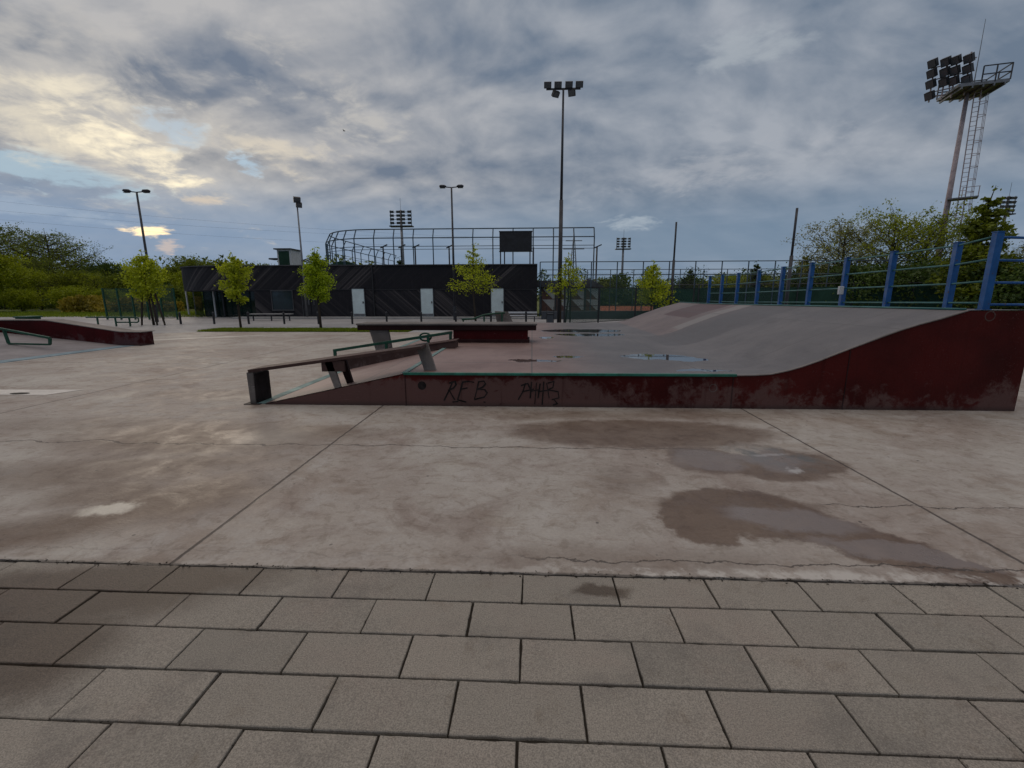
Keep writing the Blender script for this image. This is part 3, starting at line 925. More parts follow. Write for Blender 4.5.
# grind table across the bank
tb = thing('grind_table', 'long table ledge with dark slab top spanning bank and deck', 'grind table', (-2, 10.8, 0))
mb = MB(); mb.box(-4.15, .10, 10.5, 11.2, .77, .89); build('slab', mb, 'maroon_dark', tb, bevel=.006)
mb = MB(); mb.box(-4.17, .12, 10.48, 11.22, .89, .93); build('top_board', mb, 'grey_board', tb, bevel=.006)
mb = MB(); mb.prism([(-3.70, .06), (-3.33, .14), (-3.42, .77), (-3.88, .77)], 10.55, 10.62); build('leg', mb, 'grey_board', tb, bevel=.005)
mb = MB(); mb.prism([(-3.86, .03), (-3.55, .09), (-3.62, .77), (-4.06, .77)], 11.08, 11.15); build('leg', mb, 'maroon_dark', tb, bevel=.005)
mb = MB(); mb.box(-1.86, -.10, 10.53, 11.15, .478, .77); build('base_box', mb, 'maroon', tb, bevel=.004)
mb = MB(); mb.box(-1.90, -.06, 10.50, 11.18, .48, .56); build('skirting', mb, 'maroon_dark', tb, bevel=.004)

# low rail and board behind the table
rb = thing('grind_rail', 'small green rail with grey end board peeking over the long table', 'grind rail', (-1.5, 15, .48))
mb = MB()
mb.tube([(-2.35, 15, .78), (-1.95, 15, .80), (-1.60, 15, .93), (-1.2, 15, .98), (-.9, 15, 1.0)], .03, 8); build('rail_bar', mb, 'green_metal', rb, smooth=True)
for x, z in ((-2.3, .76), (-1.6, .92), (-1.0, .98)):
    mb = MB(); mb.box(x - .025, x + .025, 14.98, 15.02, .478, z); build('leg', mb, 'green_metal', rb)
mb = MB(); mb.prism([(-1.15, .478), (-.55, .478), (-.80, 1.02), (-1.25, 1.05)], 15.1, 15.2); build('end_board', mb, 'grey_board', rb, bevel=.005)

# ------------------------------------------------------------------ small bank at the side of the plaza
bk = thing('bank_ramp', 'low grey bank ramp framed by a dark maroon parapet beside the lawn', 'skate ramp', (-14, 12, 0))
mb = MB()
mb.prism([(-13.1, .01), (-17.9, .50), (-19.5, .5), (-19.5, 0.0), (-13.1, 0.0)], 8.0, 13.75); build('riding_surface', mb, 'bank', bk)
M['blue_strip'] = plain('worn pale blue paint strip', (0.22, 0.31, 0.36), 0.6, var=0.4, scale=2)
mb = MB(); mb.bar((-13.02, 8.0, .010), (-13.02, 13.72, .010), .60, .014); build('edging', mb, 'blue_strip', bk)
mb = MB(); mb.prism([(-12.5, 0.0), (-12.5, .43), (-13.15, .44), (-15.55, .80), (-17.6, .80), (-17.6, 0.0)], 13.75, 14.25); build('parapet', mb, 'maroon', bk, bevel=.006)
mb = MB(); mb.box(-17.95, -17.6, 8.0, 14.25, .0, .78); build('parapet', mb, 'maroon_wood', bk, bevel=.006)
mb = MB()
for a, b_ in (((-12.47, .44), (-13.15, .452)), ((-13.15, .452), (-15.55, .812)), ((-15.55, .812), (-17.6, .812))):
    mb.bar((a[0], 14.02, a[1]), (b_[0], 14.02, b_[1]), .56, .024)
build('top_board', mb, 'grey_board', bk)
mb = MB(); mb.box(-18.0, -17.56, 8.0, 14.3, .785, .81); build('top_board', mb, 'grey_board', bk)
fr = thing('grind_rail', 'low green trapezoid grind rail standing on the small side bank', 'grind rail', (-14.5, 12, 0))
YR = 12.2
q = [AT(-6, 327.5, YR), AT(50, 338, YR), AT(50, 344.5, YR), AT(9, 344.5, YR)]
for k in (2, 3):
    q[k].z = max(q[k].z, .035 + (-13.1 - q[k].x) * .49 / 4.8)
mb = MB(); mb.bar(q[0], q[1], .06, .06); build('rail_bar', mb, 'green_metal', fr, bevel=.006)
mb = MB(); mb.bar(q[1], q[2], .06, .06); build('leg', mb, 'green_metal', fr, bevel=.006)
mb = MB(); mb.bar(q[2], q[3], .05, .05); build('foot_bar', mb, 'green_metal', fr, bevel=.006)
mb = MB(); mb.bar(AT(4, 330, YR), q[3], .06, .06); build('leg', mb, 'green_metal', fr, bevel=.006)

gb = thing('green_box', 'low dark green metal box behind the corner of the maroon parapet', 'box', (-20.6, 16.5, 0))
c0, c1 = AT(17.5, 316.3, 16.5), AT(30.5, 321, 16.5)
mb = MB(); mb.box(c0.x, c1.x, 16.4, 16.9, .0, c0.z - .05); build('body', mb, 'green_metal', gb, bevel=.01)
mb = MB(); mb.box(c0.x - .04, c1.x + .04, 16.36, 16.94, c0.z - .05, c0.z); build('lid', mb, 'green_metal', gb, bevel=.01)
hp = thing('grind_rail', 'flat green hoop rail on the paving beyond the side bank', 'grind rail', (-23, 22, 0))
P0, P1 = G(88, 325), G(138, 325)
Yh = 22.6
l0, l1 = AT(86, 317.3, Yh), AT(138, 317.3, Yh)
mb = MB(); mb.tube([l0, (l1.x - .08, Yh, l1.z), (l1.x, Yh, l1.z - .06), (l1.x, Yh, l1.z - .20), (l1.x - .08, Yh, l1.z - .26), (l1.x - 1.25, Yh, l1.z - .26)], .035, 8); build('rail_bar', mb, 'green_metal', hp, smooth=True)
for px in (97, 115, 129):
    c = AT(px, 317.3, Yh); mb = MB(); mb.box(c.x - .03, c.x + .03, Yh - .03, Yh + .03, 0, c.z); build('leg', mb, 'green_metal', hp)

# ------------------------------------------------------------------ pavilion
bd = thing('pavilion_building', 'long low black clad pavilion with rounded end and pale blue doors', 'building', (-10, 31, 0))
Y0 = 31.0
XR, XL = 0.33, -20.2
ZT = 3.60
mb = MB(); mb.box(XL + .8, XR, Y0, Y0 + 9, 0.10, ZT - .06); build('wall', mb, 'clad', bd)
# rounded overhanging end
def arc(cx, cy, r, a0, a1, n):
    return [(cx + r * math.cos(a), cy + r * math.sin(a)) for a in np.linspace(a0, a1, n)]
RC = 4.2
RC = 5.6
end = [(XL + .8, Y0 + .0)] + arc(-21.7, Y0 + RC, RC, -PI / 2, -PI, 18) + [(-27.3, Y0 + 10), (XL + .8, Y0 + 10)]
n_ = len(end)
mb = MB(); mb.add([(x, y, 1.86) for x, y in end] + [(x, y, ZT - .06) for x, y in end], [tuple(range(n_ - 1, -1, -1)), tuple(range(n_, 2 * n_))] + [(i, (i + 1) % n_, (i + 1) % n_ + n_, i + n_) for i in range(n_)])
build('canopy', mb, 'clad', bd)
# parapet coping follows the same outline
ol = [(XR, Y0)] + [(XL + .8, Y0)] + arc(-21.7, Y0 + RC, RC, -PI / 2, -PI, 18) + [(-27.3, Y0 + 10)]
mb = MB()
for a, b_ in zip(ol, ol[1:]):
    mb.bar((a[0], a[1] - .02, ZT - .03), (b_[0], b_[1] - .02, ZT - .03), .16, .06)
build('coping', mb, 'roof_grey', bd)
for px in (187, 199, 214, 223):
    c = AT(px, 300, Y0 + (4.2 if px < 195 else 2.6 if px < 205 else 1.2))
    mb = MB(); mb.tube([(c.x, c.y, 0), (c.x, c.y, 1.9)], .06, 8); build('column', mb, 'white' if px in (187, 214) else 'dark_pole', bd)
for (x0, y0), (x1, y1) in (((-27.2, Y0 + 5.5), (-27.2, Y0 + 10)), ((-26.6, Y0 + 3.6), (-24.4, Y0 + 1.6)), ((-24.2, Y0 + 1.5), (-19.5, Y0 + 1.0))):
    mb = MB(); mb.bar((x0, y0, .95), (x1, y1, .95), .02, 1.8); build('glass_pane', mb, 'glass', bd)
# doors with frames and handles
for px in (353, 421.3, 491.3):
    a = AT(px, 304, Y0); w = .84
    mb = MB(); mb.box(a.x, a.x + w, Y0 - .05, Y0 + .02, .11, 1.99); dd = build('door', mb, 'door', bd, bevel=.006, label='pale blue steel service door')
    mb = MB()
    for x0, x1, z0, z1 in ((a.x - .06, a.x, .1, 2.05), (a.x + w, a.x + w + .06, .1, 2.05), (a.x - .06, a.x + w + .06, 1.99, 2.05)):
        mb.box(x0, x1, Y0 - .07, Y0, z0, z1)
    build('frame', mb, 'dark_pole', dd)
    mb = MB(); mb.box(a.x + w - .12, a.x + w - .06, Y0 - .10, Y0 - .05, 1.0, 1.14); build('handle', mb, 'black', dd)
    mb = MB(); mb.box(a.x + .03, a.x + w - .03, Y0 - .055, Y0 - .05, .13, .30); build('kick_plate', mb, 'grey_metal', dd)
# shop window and dark double door
a, b_ = AT(273.5, 309.5, Y0), AT(292, 291, Y0)
mb = MB(); mb.box(a.x, b_.x, Y0 - .012, Y0 + .01, a.z, b_.z); wd = build('window', mb, M['glass'] if 0 else plain('dark window glass', (0.02, 0.035, 0.045), 0.08), bd)
mb = MB()
for x0, x1, z0, z1 in ((a.x - .07, b_.x + .07, a.z - .09, a.z), (a.x - .05, b_.x + .05, b_.z, b_.z + .05), (a.x - .05, a.x, a.z, b_.z), (b_.x, b_.x + .05, a.z, b_.z)):
    mb.box(x0, x1, Y0 - .06, Y0 - .0, z0, z1)
build('frame', mb, 'roof_grey', wd)
a, b_ = AT(304.5, 317.5, Y0), AT(318, 292, Y0)
for k in range(2):
    x0 = a.x + (b_.x - a.x) / 2 * k
    mb = MB(); mb.box(x0 + .03, x0 + (b_.x - a.x) / 2 - .03, Y0 - .03, Y0 + .01, .11, b_.z); dd = build('door', mb, 'black', bd, label='dark double door leaf')
    mb = MB(); mb.box(x0 + .42 + .2 * (1 - k) - .2, x0 + .46 + .2 * (1 - k) - .2, Y0 - .07, Y0 - .03, .9, 1.3); build('handle', mb, 'grey_metal', dd)
mb = MB()
for x0, x1, z0, z1 in ((a.x - .05, a.x, .1, b_.z + .08), (b_.x, b_.x + .05, .1, b_.z + .08), (a.x, b_.x, b_.z, b_.z + .08)):
    mb.box(x0, x1, Y0 - .06, Y0, z0, z1)
build('door_frame', mb, 'roof_grey', bd)
# rainwater pipe and slight projecting batten
c = AT(373.5, 290, Y0)
mb = MB(); mb.tube([(c.x, Y0 - .06, .12), (c.x, Y0 - .06, 3.5)], .05, 8); build('drain_pipe', mb, 'black', bd)
mb = MB(); mb.box(XL + .8, XR, Y0 - .035, Y0, 1.91, 1.96); build('belt_board', mb, 'black', bd)

# bollards along the paving
bpx = [(181, 324), (214.5, 324), (249, 324), (284.5, 324), (318.7, 324), (352.5, 324), (387, 324), (421.5, 324), (456, 324), (491, 323.7), (526, 323.5)]
def bollard(p, label):
    o = thing('bollard', label, 'bollard', p, 'bollards along the rear paving')
    mb = MB(); mb.tube([(p.x, p.y, 0), (p.x, p.y, .62)], .055, 10); build('post', mb, 'black', o, smooth=False)
    mb = MB(); mb.tube([(p.x, p.y, .62), (p.x, p.y, .65), (p.x, p.y, .67)], [.06, .055, .02], 10); build('cap', mb, 'dark_pole', o)
    return o
BL = 'thin black bollard in the row on paving before the dark pavilion'
b0 = None
for px, py in bpx:
    p = G(px, py)
    if b0 is None:
        b0 = bollard(p, BL)
    else:
        c = copy_tree(b0); c.location = p
# slim far bench
bn = thing('bench', 'long pale slatted bench on paving in front of the pavilion window', 'bench', (-15.5, 27.6, 0))
xa, xb = AT(250, 314, 27.6).x, AT(291, 314, 27.6).x
mb = MB()
for k in range(4):
    mb.box(xa, xb, 27.45 + k * .12, 27.55 + k * .12, .40, .44)
build('seat', mb, 'pale_concrete', bn)
for x in (xa + .15, (xa + xb) / 2, xb - .15):
    mb = MB(); mb.box(x - .025, x + .025, 27.62, 27.70, 0, .40); build('leg', mb, 'dark_pole', bn)
bn2 = thing('bench', 'white slatted bench at the pavilion corner beside the grey bin', 'bench', (-.3, 25.6, 0))
xa, xb = AT(508, 320, 25.6).x, AT(537, 320, 25.6).x
mb = MB()
for k in range(4):
    mb.box(xa, xb, 25.4 + k * .12, 25.5 + k * .12, .40, .44)
build('seat', mb, 'white', bn2)
mb = MB(); mb.bar((xa, 25.92, .58), (xb, 25.92, .58), .03, .10); build('backrest', mb, 'white', bn2)
for x in (xa + .15, xb - .15):
    mb = MB(); mb.box(x - .03, x + .03, 25.42, 25.9, 0, .40); build('leg', mb, 'dark_pole', bn2)

# bin
p = G(550, 325)
bi = thing('litter_bin', 'small grey litter bin on paving near the tall floodlight pole', 'bin', p)
mb = MB(); mb.box(p.x - .16, p.x + .16, p.y - .14, p.y + .14, .06, .55); build('body', mb, 'grey_wall', bi, bevel=.02)
mb = MB(); mb.box(p.x - .18, p.x + .18, p.y - .16, p.y + .16, .55, .60); build('lid', mb, 'black', bi, bevel=.01)
mb = MB(); mb.box(p.x - .2, p.x - .17, p.y - .03, p.y + .03, 0, .95); build('post', mb, 'black', bi)
mb = MB(); mb.box(p.x + .17, p.x + .2, p.y - .03, p.y + .03, 0, .95); build('post', mb, 'black', bi)

# ------------------------------------------------------------------ lighting poles
def flood(mb_h, mb_g, c, w, h, d, tilt, yaw=0.0):
    R = Matrix.Rotation(yaw, 3, 'Z') @ Matrix.Rotation(tilt, 3, 'X')
    def bx(mb, x0, x1, y0, y1, z0, z1):
        vs = [Vector(c) + R @ Vector((x, y, z)) for z in (z0, z1) for x, y in ((x0, y0), (x1, y0), (x1, y1), (x0, y1))]
        mb.add(vs, [(3, 2, 1, 0), (4, 5, 6, 7), (0, 1, 5, 4), (1, 2, 6, 5), (2, 3, 7, 6), (3, 0, 4, 7)])
    bx(mb_h, -w / 2, w / 2, -d / 2, d / 2, -h / 2, h / 2)
    bx(mb_g, -w / 2 * .85, w / 2 * .85, -d / 2 - .01, -d / 2 - .002, -h / 2 * .85, h / 2 * .85)


def add_flood(parent, c, w, h, d, tilt, yaw=0.0):
    a, g = MB(), MB()
    flood(a, g, c, w, h, d, tilt, yaw)
    o = build('floodlight', a, 'black', parent)
    build('glass', g, 'lamp_glass', o)


# tall floodlight pole
p = G(559, 324)
tp = thing('floodlight_pole', 'tall dark pole topped by six small floodlights near the bin', 'floodlight pole', p)
top = AT(561.2, 89, p.y)
H = top.z
zj = AT(560, 200, p.y).z
mb = MB(); mb.tube([(p.x, p.y, 0), (p.x, p.y, zj), ], [.125, .10], 12); build('pole', mb, 'dark_pole', tp, smooth=True)
mb = MB(); mb.tube([(p.x, p.y, zj), (p.x, p.y, H)], [.075, .05], 12); build('upper_pole', mb, 'dark_pole', tp, smooth=True)
mb = MB(); mb.bar((p.x - .85, p.y, H), (p.x + .85, p.y, H), .07, .07); build('crossarm', mb, 'dark_pole', tp)
for dx in (-.78, -.27, .27, .78):
    add_flood(tp, (p.x + dx, p.y - .05, H + .17), .36, .27, .18, .5)
add_flood(tp, (p.x - .38, p.y - .05, H - .24), .34, .26, .18, .75, .5)
add_flood(tp, (p.x + .42, p.y - .05, H - .2), .34, .30, .18, .5, -.3)
mb = MB(); mb.box(p.x - .25, p.x + .25, p.y - .25, p.y + .25, 0, .05); build('base_plate', mb, 'pale_concrete', tp)


def twin_lamp(px, py, tpy, label, dx, yaw, mat):
    p = G(px, py)
    o = thing('street_lamp', label, 'street lamp', p, 'twin headed street lamps')
    # height read from the head
    z = AT(px, tpy, p.y).z
    mb = MB(); mb.tube([(p.x, p.y, 0), (p.x, p.y, z)], [.085, .05], 10); build('pole', mb, mat, o, smooth=True)
    c, s_ = math.cos(yaw), math.sin(yaw)
    mb = MB(); mb.tube([(p.x - dx * c, p.y - dx * s_, z + .04), (p.x, p.y, z), (p.x + dx * c, p.y + dx * s_, z + .04)], .03, 6); build('arm', mb, mat, o)
    for sg in (-1, 1):
        a = Vector((p.x + sg * dx * c * .75, p.y + sg * dx * s_ * .75, z + .05)); b_ = Vector((p.x + sg * dx * c * 1.75, p.y + sg * dx * s_ * 1.75, z + .10))
        mb = MB(); mb.tube([a, a.lerp(b_, .3), a.lerp(b_, .8), b_], [.06, .17, .16, .07], 8)
        vs = [(x, y, z + .07 + (zz - z - .07) * .55) for x, y, zz in mb.v]; mb.v = vs
        h = build('lamp_head', mb, mat, o, smooth=True)
        mb = MB(); m_ = a.lerp(b_, .55); mb.box(m_.x - .16, m_.x + .16, m_.y - .08, m_.y + .08, z - .03, z - .01); build('lens', mb, 'lamp_glass', h)
    mb = MB(); mb.tube([(p.x, p.y, 0), (p.x, p.y, .9)], [.10, .10], 10); build('base_sleeve', mb, mat, o)
    return o


twin_lamp(455, 320, 187.5, 'tall twin headed street lamp in front of the black pavilion wall', .42, 0.0, 'dark_pole')
twin_lamp(157, 322, 192, 'twin headed street lamp rising behind the staked young tree', .42, 0.1, 'dark_pole')

p = Vector((AT(307.3, 317, 30.5).x, 30.5, 0))
o = thing('floodlight_pole', 'slim grey pole with one tilted floodlight cluster before the pavilion', 'floodlight pole', p)
z = AT(299.3, 203, 30.5).z
mb = MB(); mb.tube([(p.x, p.y, 0), (p.x, p.y, z)], [.08, .045], 10); build('pole', mb, 'grey_metal', o, smooth=True)
add_flood(o, (p.x + .02, p.y, z + .2), .42, .34, .2, .5, .6)
add_flood(o, (p.x + .12, p.y, z - .12), .36, .3, .2, .5, .6)


def spot_frame(cx, y, z0, z1, w, label, cols, rows, zb=0.0, mast_r=.35):
    o = thing('stadium_floodlight', label, 'stadium floodlight', (cx, y, 0), 'distant stadium floodlights')
    mb = MB(); mb.tube([(cx, y, 0), (cx, y, z1)], [mast_r, mast_r * .6], 10); build('mast', mb, 'grey_metal', o, smooth=True)
    mb = MB(); mb.box(cx - w / 2 - .2, cx + w / 2 + .2, y - .5, y + .9, z0 - .35, z0 - .15); build('platform', mb, 'dark_pole', o)
    mb = MB()
    for r_ in range(rows):
        z = z0 + (z1 - z0) * (r_ + .5) / rows
        mb.bar((cx - w / 2, y, z), (cx + w / 2, y, z), .08, .08)
    for k in range(2):
        x = cx + (k - .5) * w
        mb.bar((x, y, z0 - .3), (x, y, z1), .1, .1)
    build('frame', mb, 'dark_pole', o)
    cw = w / (len(cols) if 0 else 4.2)
    for ci in cols:
        for r_ in range(rows):
            z = z0 + (z1 - z0) * (r_ + .5) / rows
            add_flood(o, (cx + ci * w / 2, y - .15, z), cw * .75, (z1 - z0) / rows * .62, .3, .35)
    mb = MB(); mb.tube([(cx, y, z1), (cx, y, z1 + (z1 - z0) * .8)], .03, 5); build('antenna', mb, 'grey_metal', o)
    return o


q0, q1 = AT(391, 225, 90), AT(411, 210, 90)
spot_frame((q0.x + q1.x) / 2, 90, q0.z, q1.z, q1.x - q0.x, 'stadium floodlight frame above the net beyond the black pavilion', (-.85, -.22, .22, .85), 4)
q0, q1 = AT(616.5, 248, 110), AT(630.5, 237.5, 110)
spot_frame((q0.x + q1.x) / 2, 110, q0.z, q1.z, q1.x - q0.x, 'far stadium floodlight above the orange court and hedge', (-.8, -.15, .2, .85), 4)
q0, q1 = AT(999, 213, 95), AT(1016, 196, 95)
spot_frame((q0.x + q1.x) / 2, 95, q0.z, q1.z, q1.x - q0.x, 'far stadium floodlight beside the leaning dark tree', (-.8, -.2, .3, .85), 4)

# near lattice ladder mast
YM = 50
base = Vector((AT(955.5, 160, YM).x, YM, 0))
zP = AT(965, 93, YM).z
ms = thing('stadium_floodlight', 'tall floodlight mast with ladder and railed platform rising over the trees', 'stadium floodlight', base)
W1 = Vector((.78, -.625, 0)); W2 = Vector((.625, .78, 0))      # along and across the head platform
def L_(u, v, z):
    return base + W1 * u + W2 * v + Vector((0, 0, z))
mb = MB(); mb.tube([L_(0, 0, 0), L_(0, 0, zP)], [.30, .17], 14); build('mast', mb, 'mast_pink', ms, smooth=True)
mb = MB(); mb.tube([L_(0, 0, 0), L_(0, 0, 3.6)], [.62, .50], 14); build('base_sleeve', mb, 'pale_concrete', ms, smooth=True)
LU = (.38, .84)
for u in LU:
    mb = MB(); mb.tube([L_(u + .55, -.3, 3), L_(u + .1, -.3, zP)], .05, 6); build('ladder_rail', mb, 'mast_pink', ms)
mb = MB()
for z in np.arange(3.2, zP, .42):
    f_ = .1 + (1 - (z - 3) / (zP - 3)) * .45
    mb.tube([L_(LU[0] + f_, -.3, z), L_(LU[1] + f_, -.3, z)], .025, 5)
build('rung', mb, 'mast_pink', ms)
mb = MB()
for z in np.arange(4.5, zP - .5, 1.15):
    f_ = .1 + (1 - (z - 3) / (zP - 3)) * .45
    mb.tube([L_(.85 + .15 * 0 + f_ + .55 * math.sin(t), -.3 - .45 * math.cos(t), z) for t in np.linspace(0, PI, 9)], .025, 5, caps=False)
for t in (.3, .5, .75):
    q = [L_(.85 + f2 + .55 * math.sin(t * PI), -.3 - .45 * math.cos(t * PI), z) for f2, z in ((.5, 4.5), (.1, zP - .5))]
    mb.tube(q, .02, 5)
build('safety_cage', mb, 'mast_pink', ms)
zr = AT(948, 201, YM).z
def slab(mb, u0, u1, v0, v1, z0, z1, f=None):
    f = f or L_
    mb.add([f(u0, v0, z0), f(u1, v0, z0), f(u1, v1, z0), f(u0, v1, z0), f(u0, v0, z1), f(u1, v0, z1), f(u1, v1, z1), f(u0, v1, z1)],
           [(3, 2, 1, 0), (4, 5, 6, 7), (0, 1, 5, 4), (1, 2, 6, 5), (2, 3, 7, 6), (3, 0, 4, 7)])
mb = MB(); slab(mb, -.1, 2.1, -.9, .5, zr, zr + .12); build('rest_platform', mb, 'grey_metal', ms)
mb = MB()
for u in (.9, 2.05):
    mb.bar(L_(u, -.85, zr), L_(u, -.85, zr + 1.0), .05, .05)
mb.bar(L_(.85, -.85, zr + 1), L_(2.1, -.85, zr + 1), .05, .05)
build('rest_rail', mb, 'mast_pink', ms)
u0, u1, v0, v1 = -1.9, 1.9, -1.75, 1.75
CA, SA = math.cos(.42), math.sin(.42)
PU, PV = W1 * CA + W2 * SA, W2 * CA - W1 * SA
def P_(u, v, z):
    return base + W1 * .25 + PU * u + PV * v + Vector((0, 0, z + zP))
mb = MB(); slab(mb, u0, u1, v0, v1, 0, .28, P_); build('platform', mb, 'grey_metal', ms)
for u in np.arange(u0 + .3, u1, .8):
    mb = MB(); mb.bar(P_(u, v0, -.1), P_(u, v1, -.1), .12, .2); build('joist', mb, 'grey_metal', ms)
mb = MB()
for a, b_ in (((-.2, v0), (u1, v0)), ((u1, v0), (u1, v1)), ((u1, v1), (u0, v1))):
    for h in (.85, 1.55):
        mb.bar(P_(a[0], a[1], h), P_(b_[0], b_[1], h), .08, .08)
for u, v in ((-.2, v0), (.8, v0), (u1, v0), (u1, 0), (u1, v1), (.6, v1), (u0, v1)):
    mb.bar(P_(u, v, .2), P_(u, v, 1.55), .08, .08)
build('platform_rail', mb, 'dark_pole', ms)
LC = (-2.85, -1.95, -1.25, -.35)
def Q_(u, v, z):
    return L_(u + .1, v, z + zP)
mb = MB()
for u in LC:
    mb.bar(Q_(u, -.9, -.4), Q_(u, -.9, 3.3), .09, .09)
for z in (.5, 1.6, 2.7):
    mb.bar(Q_(-3.1, -.9, z), Q_(.1, -.9, z), .08, .08)
for u in (-1.95, -.35):
    mb.bar(Q_(u, -.9, 2.9), Q_(u + .6, .6, .3), .07, .07)
mb.bar(Q_(-3.0, -.9, .15), Q_(-.5, .2, .15), .1, .1)
build('lamp_frame', mb, 'mast_pink', ms)
for u, off in zip(LC, (0.12, .08, 0.0, -.12)):
    for r_, z in enumerate((0.0, 1.05, 2.0, 2.9) if u < -2.5 else (1.0, 1.9, 2.8)):
        c = Q_(u - .05 * r_, -1.2, z + off)
        a_, g_ = MB(), MB()
        flood(a_, g_, tuple(c), .68, .72, .42, .5, -.675 - .5)
        fo = build('floodlight', a_, 'black', ms); build('glass', g_, 'lamp_glass', fo)
mb = MB(); mb.tube([P_(.1, 0, .3), P_(.1, 0, 6.2)], [.05, .02], 6); build('antenna', mb, 'grey_metal', ms)

# two bare slim poles beyond the ramp
for (px, py, Y, lab) in ((676.4, 222, 29.0, 'thin bare dark pole beside the small tree and orange court'), (797.2, 208, 21.0, 'thin bare dark pole behind the blue railing')):
    tq = AT(px, py, Y)
    o = thing('slim_pole', lab, 'pole', (tq.x, Y, 0), 'bare poles behind the ramp')
    zj = tq.z * .62
    mb = MB(); mb.tube([(tq.x, Y, 0), (tq.x, Y, zj)], .085 if Y > 25 else .075, 10); build('lower_tube', mb, 'dark_pole', o, smooth=True)
    mb = MB(); mb.tube([(tq.x, Y, zj), (tq.x, Y, tq.z)], .055 if Y > 25 else .05, 10); build('upper_tube', mb, 'dark_pole', o, smooth=True)

# ------------------------------------------------------------------ stadium netting frame
nf = thing('ball_net_frame', 'tall curved steel ball net frame standing behind the black pavilion', 'net frame', (-8, 45, 0))
ztop, zmid, zlow, zl2 = AT(460, 228, 45).z, AT(460, 237.5, 45).z, AT(460, 246, 45).z, AT(460, 249, 45).z
path = [(5.9 - 1.95 * k, 45.0) for k in range(12)]
xl = path[-1][0]
path += arc(xl - .3, 45 + 7.0, 7.0, -PI / 2 - .25, -PI, 8)
path += [(xl - 7.3, 55.0 + 2.9 * k) for k in range(8)]
inward = []
for i, (x, y) in enumerate(path):
    a = Vector(path[max(0, i - 1)]); b_ = Vector(path[min(len(path) - 1, i + 1)])
    d = (b_ - a).normalized(); inward.append((-d.y * -1, d.x * -1))
def nf_pt(i, z):
    x, y = path[i]
    t = max(0, (z - zmid) / (ztop - zmid)) * .45
    return (x + inward[i][0] * t, y + inward[i][1] * t, z)
for i in range(len(path)):
    mb = MB(); mb.tube([nf_pt(i, 0), nf_pt(i, zmid), nf_pt(i, ztop)], .06, 6)
    build('post', mb, 'cyan_grey', nf)
for z, r_ in ((ztop, .055), (zmid, .05), (zlow, .03), (zl2, .025)):
    mb = MB(); mb.tube([nf_pt(i, z) for i in range(len(path))], r_, 6); build('rail', mb, 'cyan_grey', nf)
# lamp stubs behind the net
for k, px in enumerate((383, 401, 415, 449, 597)):
    c = AT(px, 247, 52)
    o = thing('turnstile_post', 'short dark post with angled arm behind the net frame', 'post', (c.x, 52, 0), 'short posts behind the net')
    mb = MB(); mb.tube([(c.x, 52, 0), (c.x, 52, c.z)], .09, 6); build('post', mb, 'dark_pole', o)
    mb = MB(); mb.bar((c.x - .3, 52, c.z - .1), (c.x + .5, 52, c.z + .25), .16, .12); build('arm', mb, 'dark_pole', o)

# scoreboard
a, b_ = AT(499.5, 251, 40), AT(532, 231.5, 40)
sb = thing('scoreboard', 'blank black scoreboard on four legs above the pavilion roof', 'scoreboard', ((a.x + b_.x) / 2, 40.4, 0))
mb = MB(); mb.box(a.x, b_.x, 40, 40.35, a.z, b_.z); build('panel', mb, 'black', sb, bevel=.02)
mb = MB()
for x0, x1, z0, z1 in ((a.x - .04, b_.x + .04, b_.z, b_.z + .06), (a.x - .04, b_.x + .04, a.z - .06, a.z)):
    mb.box(x0, x1, 39.97, 40.38, z0, z1)
build('frame', mb, 'dark_pole', sb)
for px in (500.5, 504.5, 530, 533.5):
    c = AT(px, 255, 40.2); mb = MB(); mb.box(c.x - .05, c.x + .05, 40.15, 40.25, 3.3, b_.z - .1 if px in (504.5, 530) else a.z + .3)
    mb.box(c.x - .05, c.x + .05, 40.15, 40.25, 0, 3.3); build('leg', mb, 'dark_pole', sb)

# commentary cabin on a stand and a bit of stand roof
a, b_ = AT(278, 263, 47), AT(290.5, 249.5, 47)
cb = thing('commentary_cabin', 'small white framed cabin with dark window above the pavilion roof', 'cabin', ((a.x + b_.x) / 2, 48, 0))
mb = MB(); mb.box(a.x, b_.x, 47, 49, a.z - 1.0, b_.z); build('wall', mb, 'white', cb)
mb = MB(); mb.box(a.x - .25, b_.x + .1, 46.8, 49.2, b_.z, b_.z + .12); build('roof', mb, 'roof_grey', cb)
mb = MB(); mb.box(a.x + .15, b_.x - .2, 46.97, 46.99, a.z - .2, b_.z - .15); build('window', mb, 'court_green', cb)
mb = MB(); mb.box(a.x - .9, a.x, 46.9, 48, a.z + .35, a.z + .5); build('side_shelf', mb, 'roof_grey', cb)
for x in (a.x + .1, b_.x - .1):
    for y in (47.1, 48.9):
        mb = MB(); mb.box(x - .08, x + .08, y - .08, y + .08, 0, a.z - 1.0); build('leg', mb, 'dark_pole', cb)
st = thing('grandstand', 'curved dark stand roof of bent trusses peeking over the pavilion', 'grandstand', (-19, 60, 0))
for k in range(6):
    x0 = AT(294 + 4 * k, 260, 50 + k * .6).x; Y = 50 + k * .6
    mb = MB(); mb.tube([(x0, Y, 0), (x0, Y, 4.4), (x0 + .6, Y, 5.2), (x0 + 1.6, Y, 5.5)], .07, 6); build('truss', mb, 'dark_pole', st)
for z, dz in ((4.4, 0), (5.2, .6), (5.5, 1.6)):
    mb = MB(); mb.tube([(AT(294 + 4 * k, 260, 50 + k * .6).x + dz, 50 + k * .6, z) for k in range(6)], .05, 6); build('rail', mb, 'dark_pole', st)
c0, c1 = AT(330, 264, 62), AT(366, 264, 62)
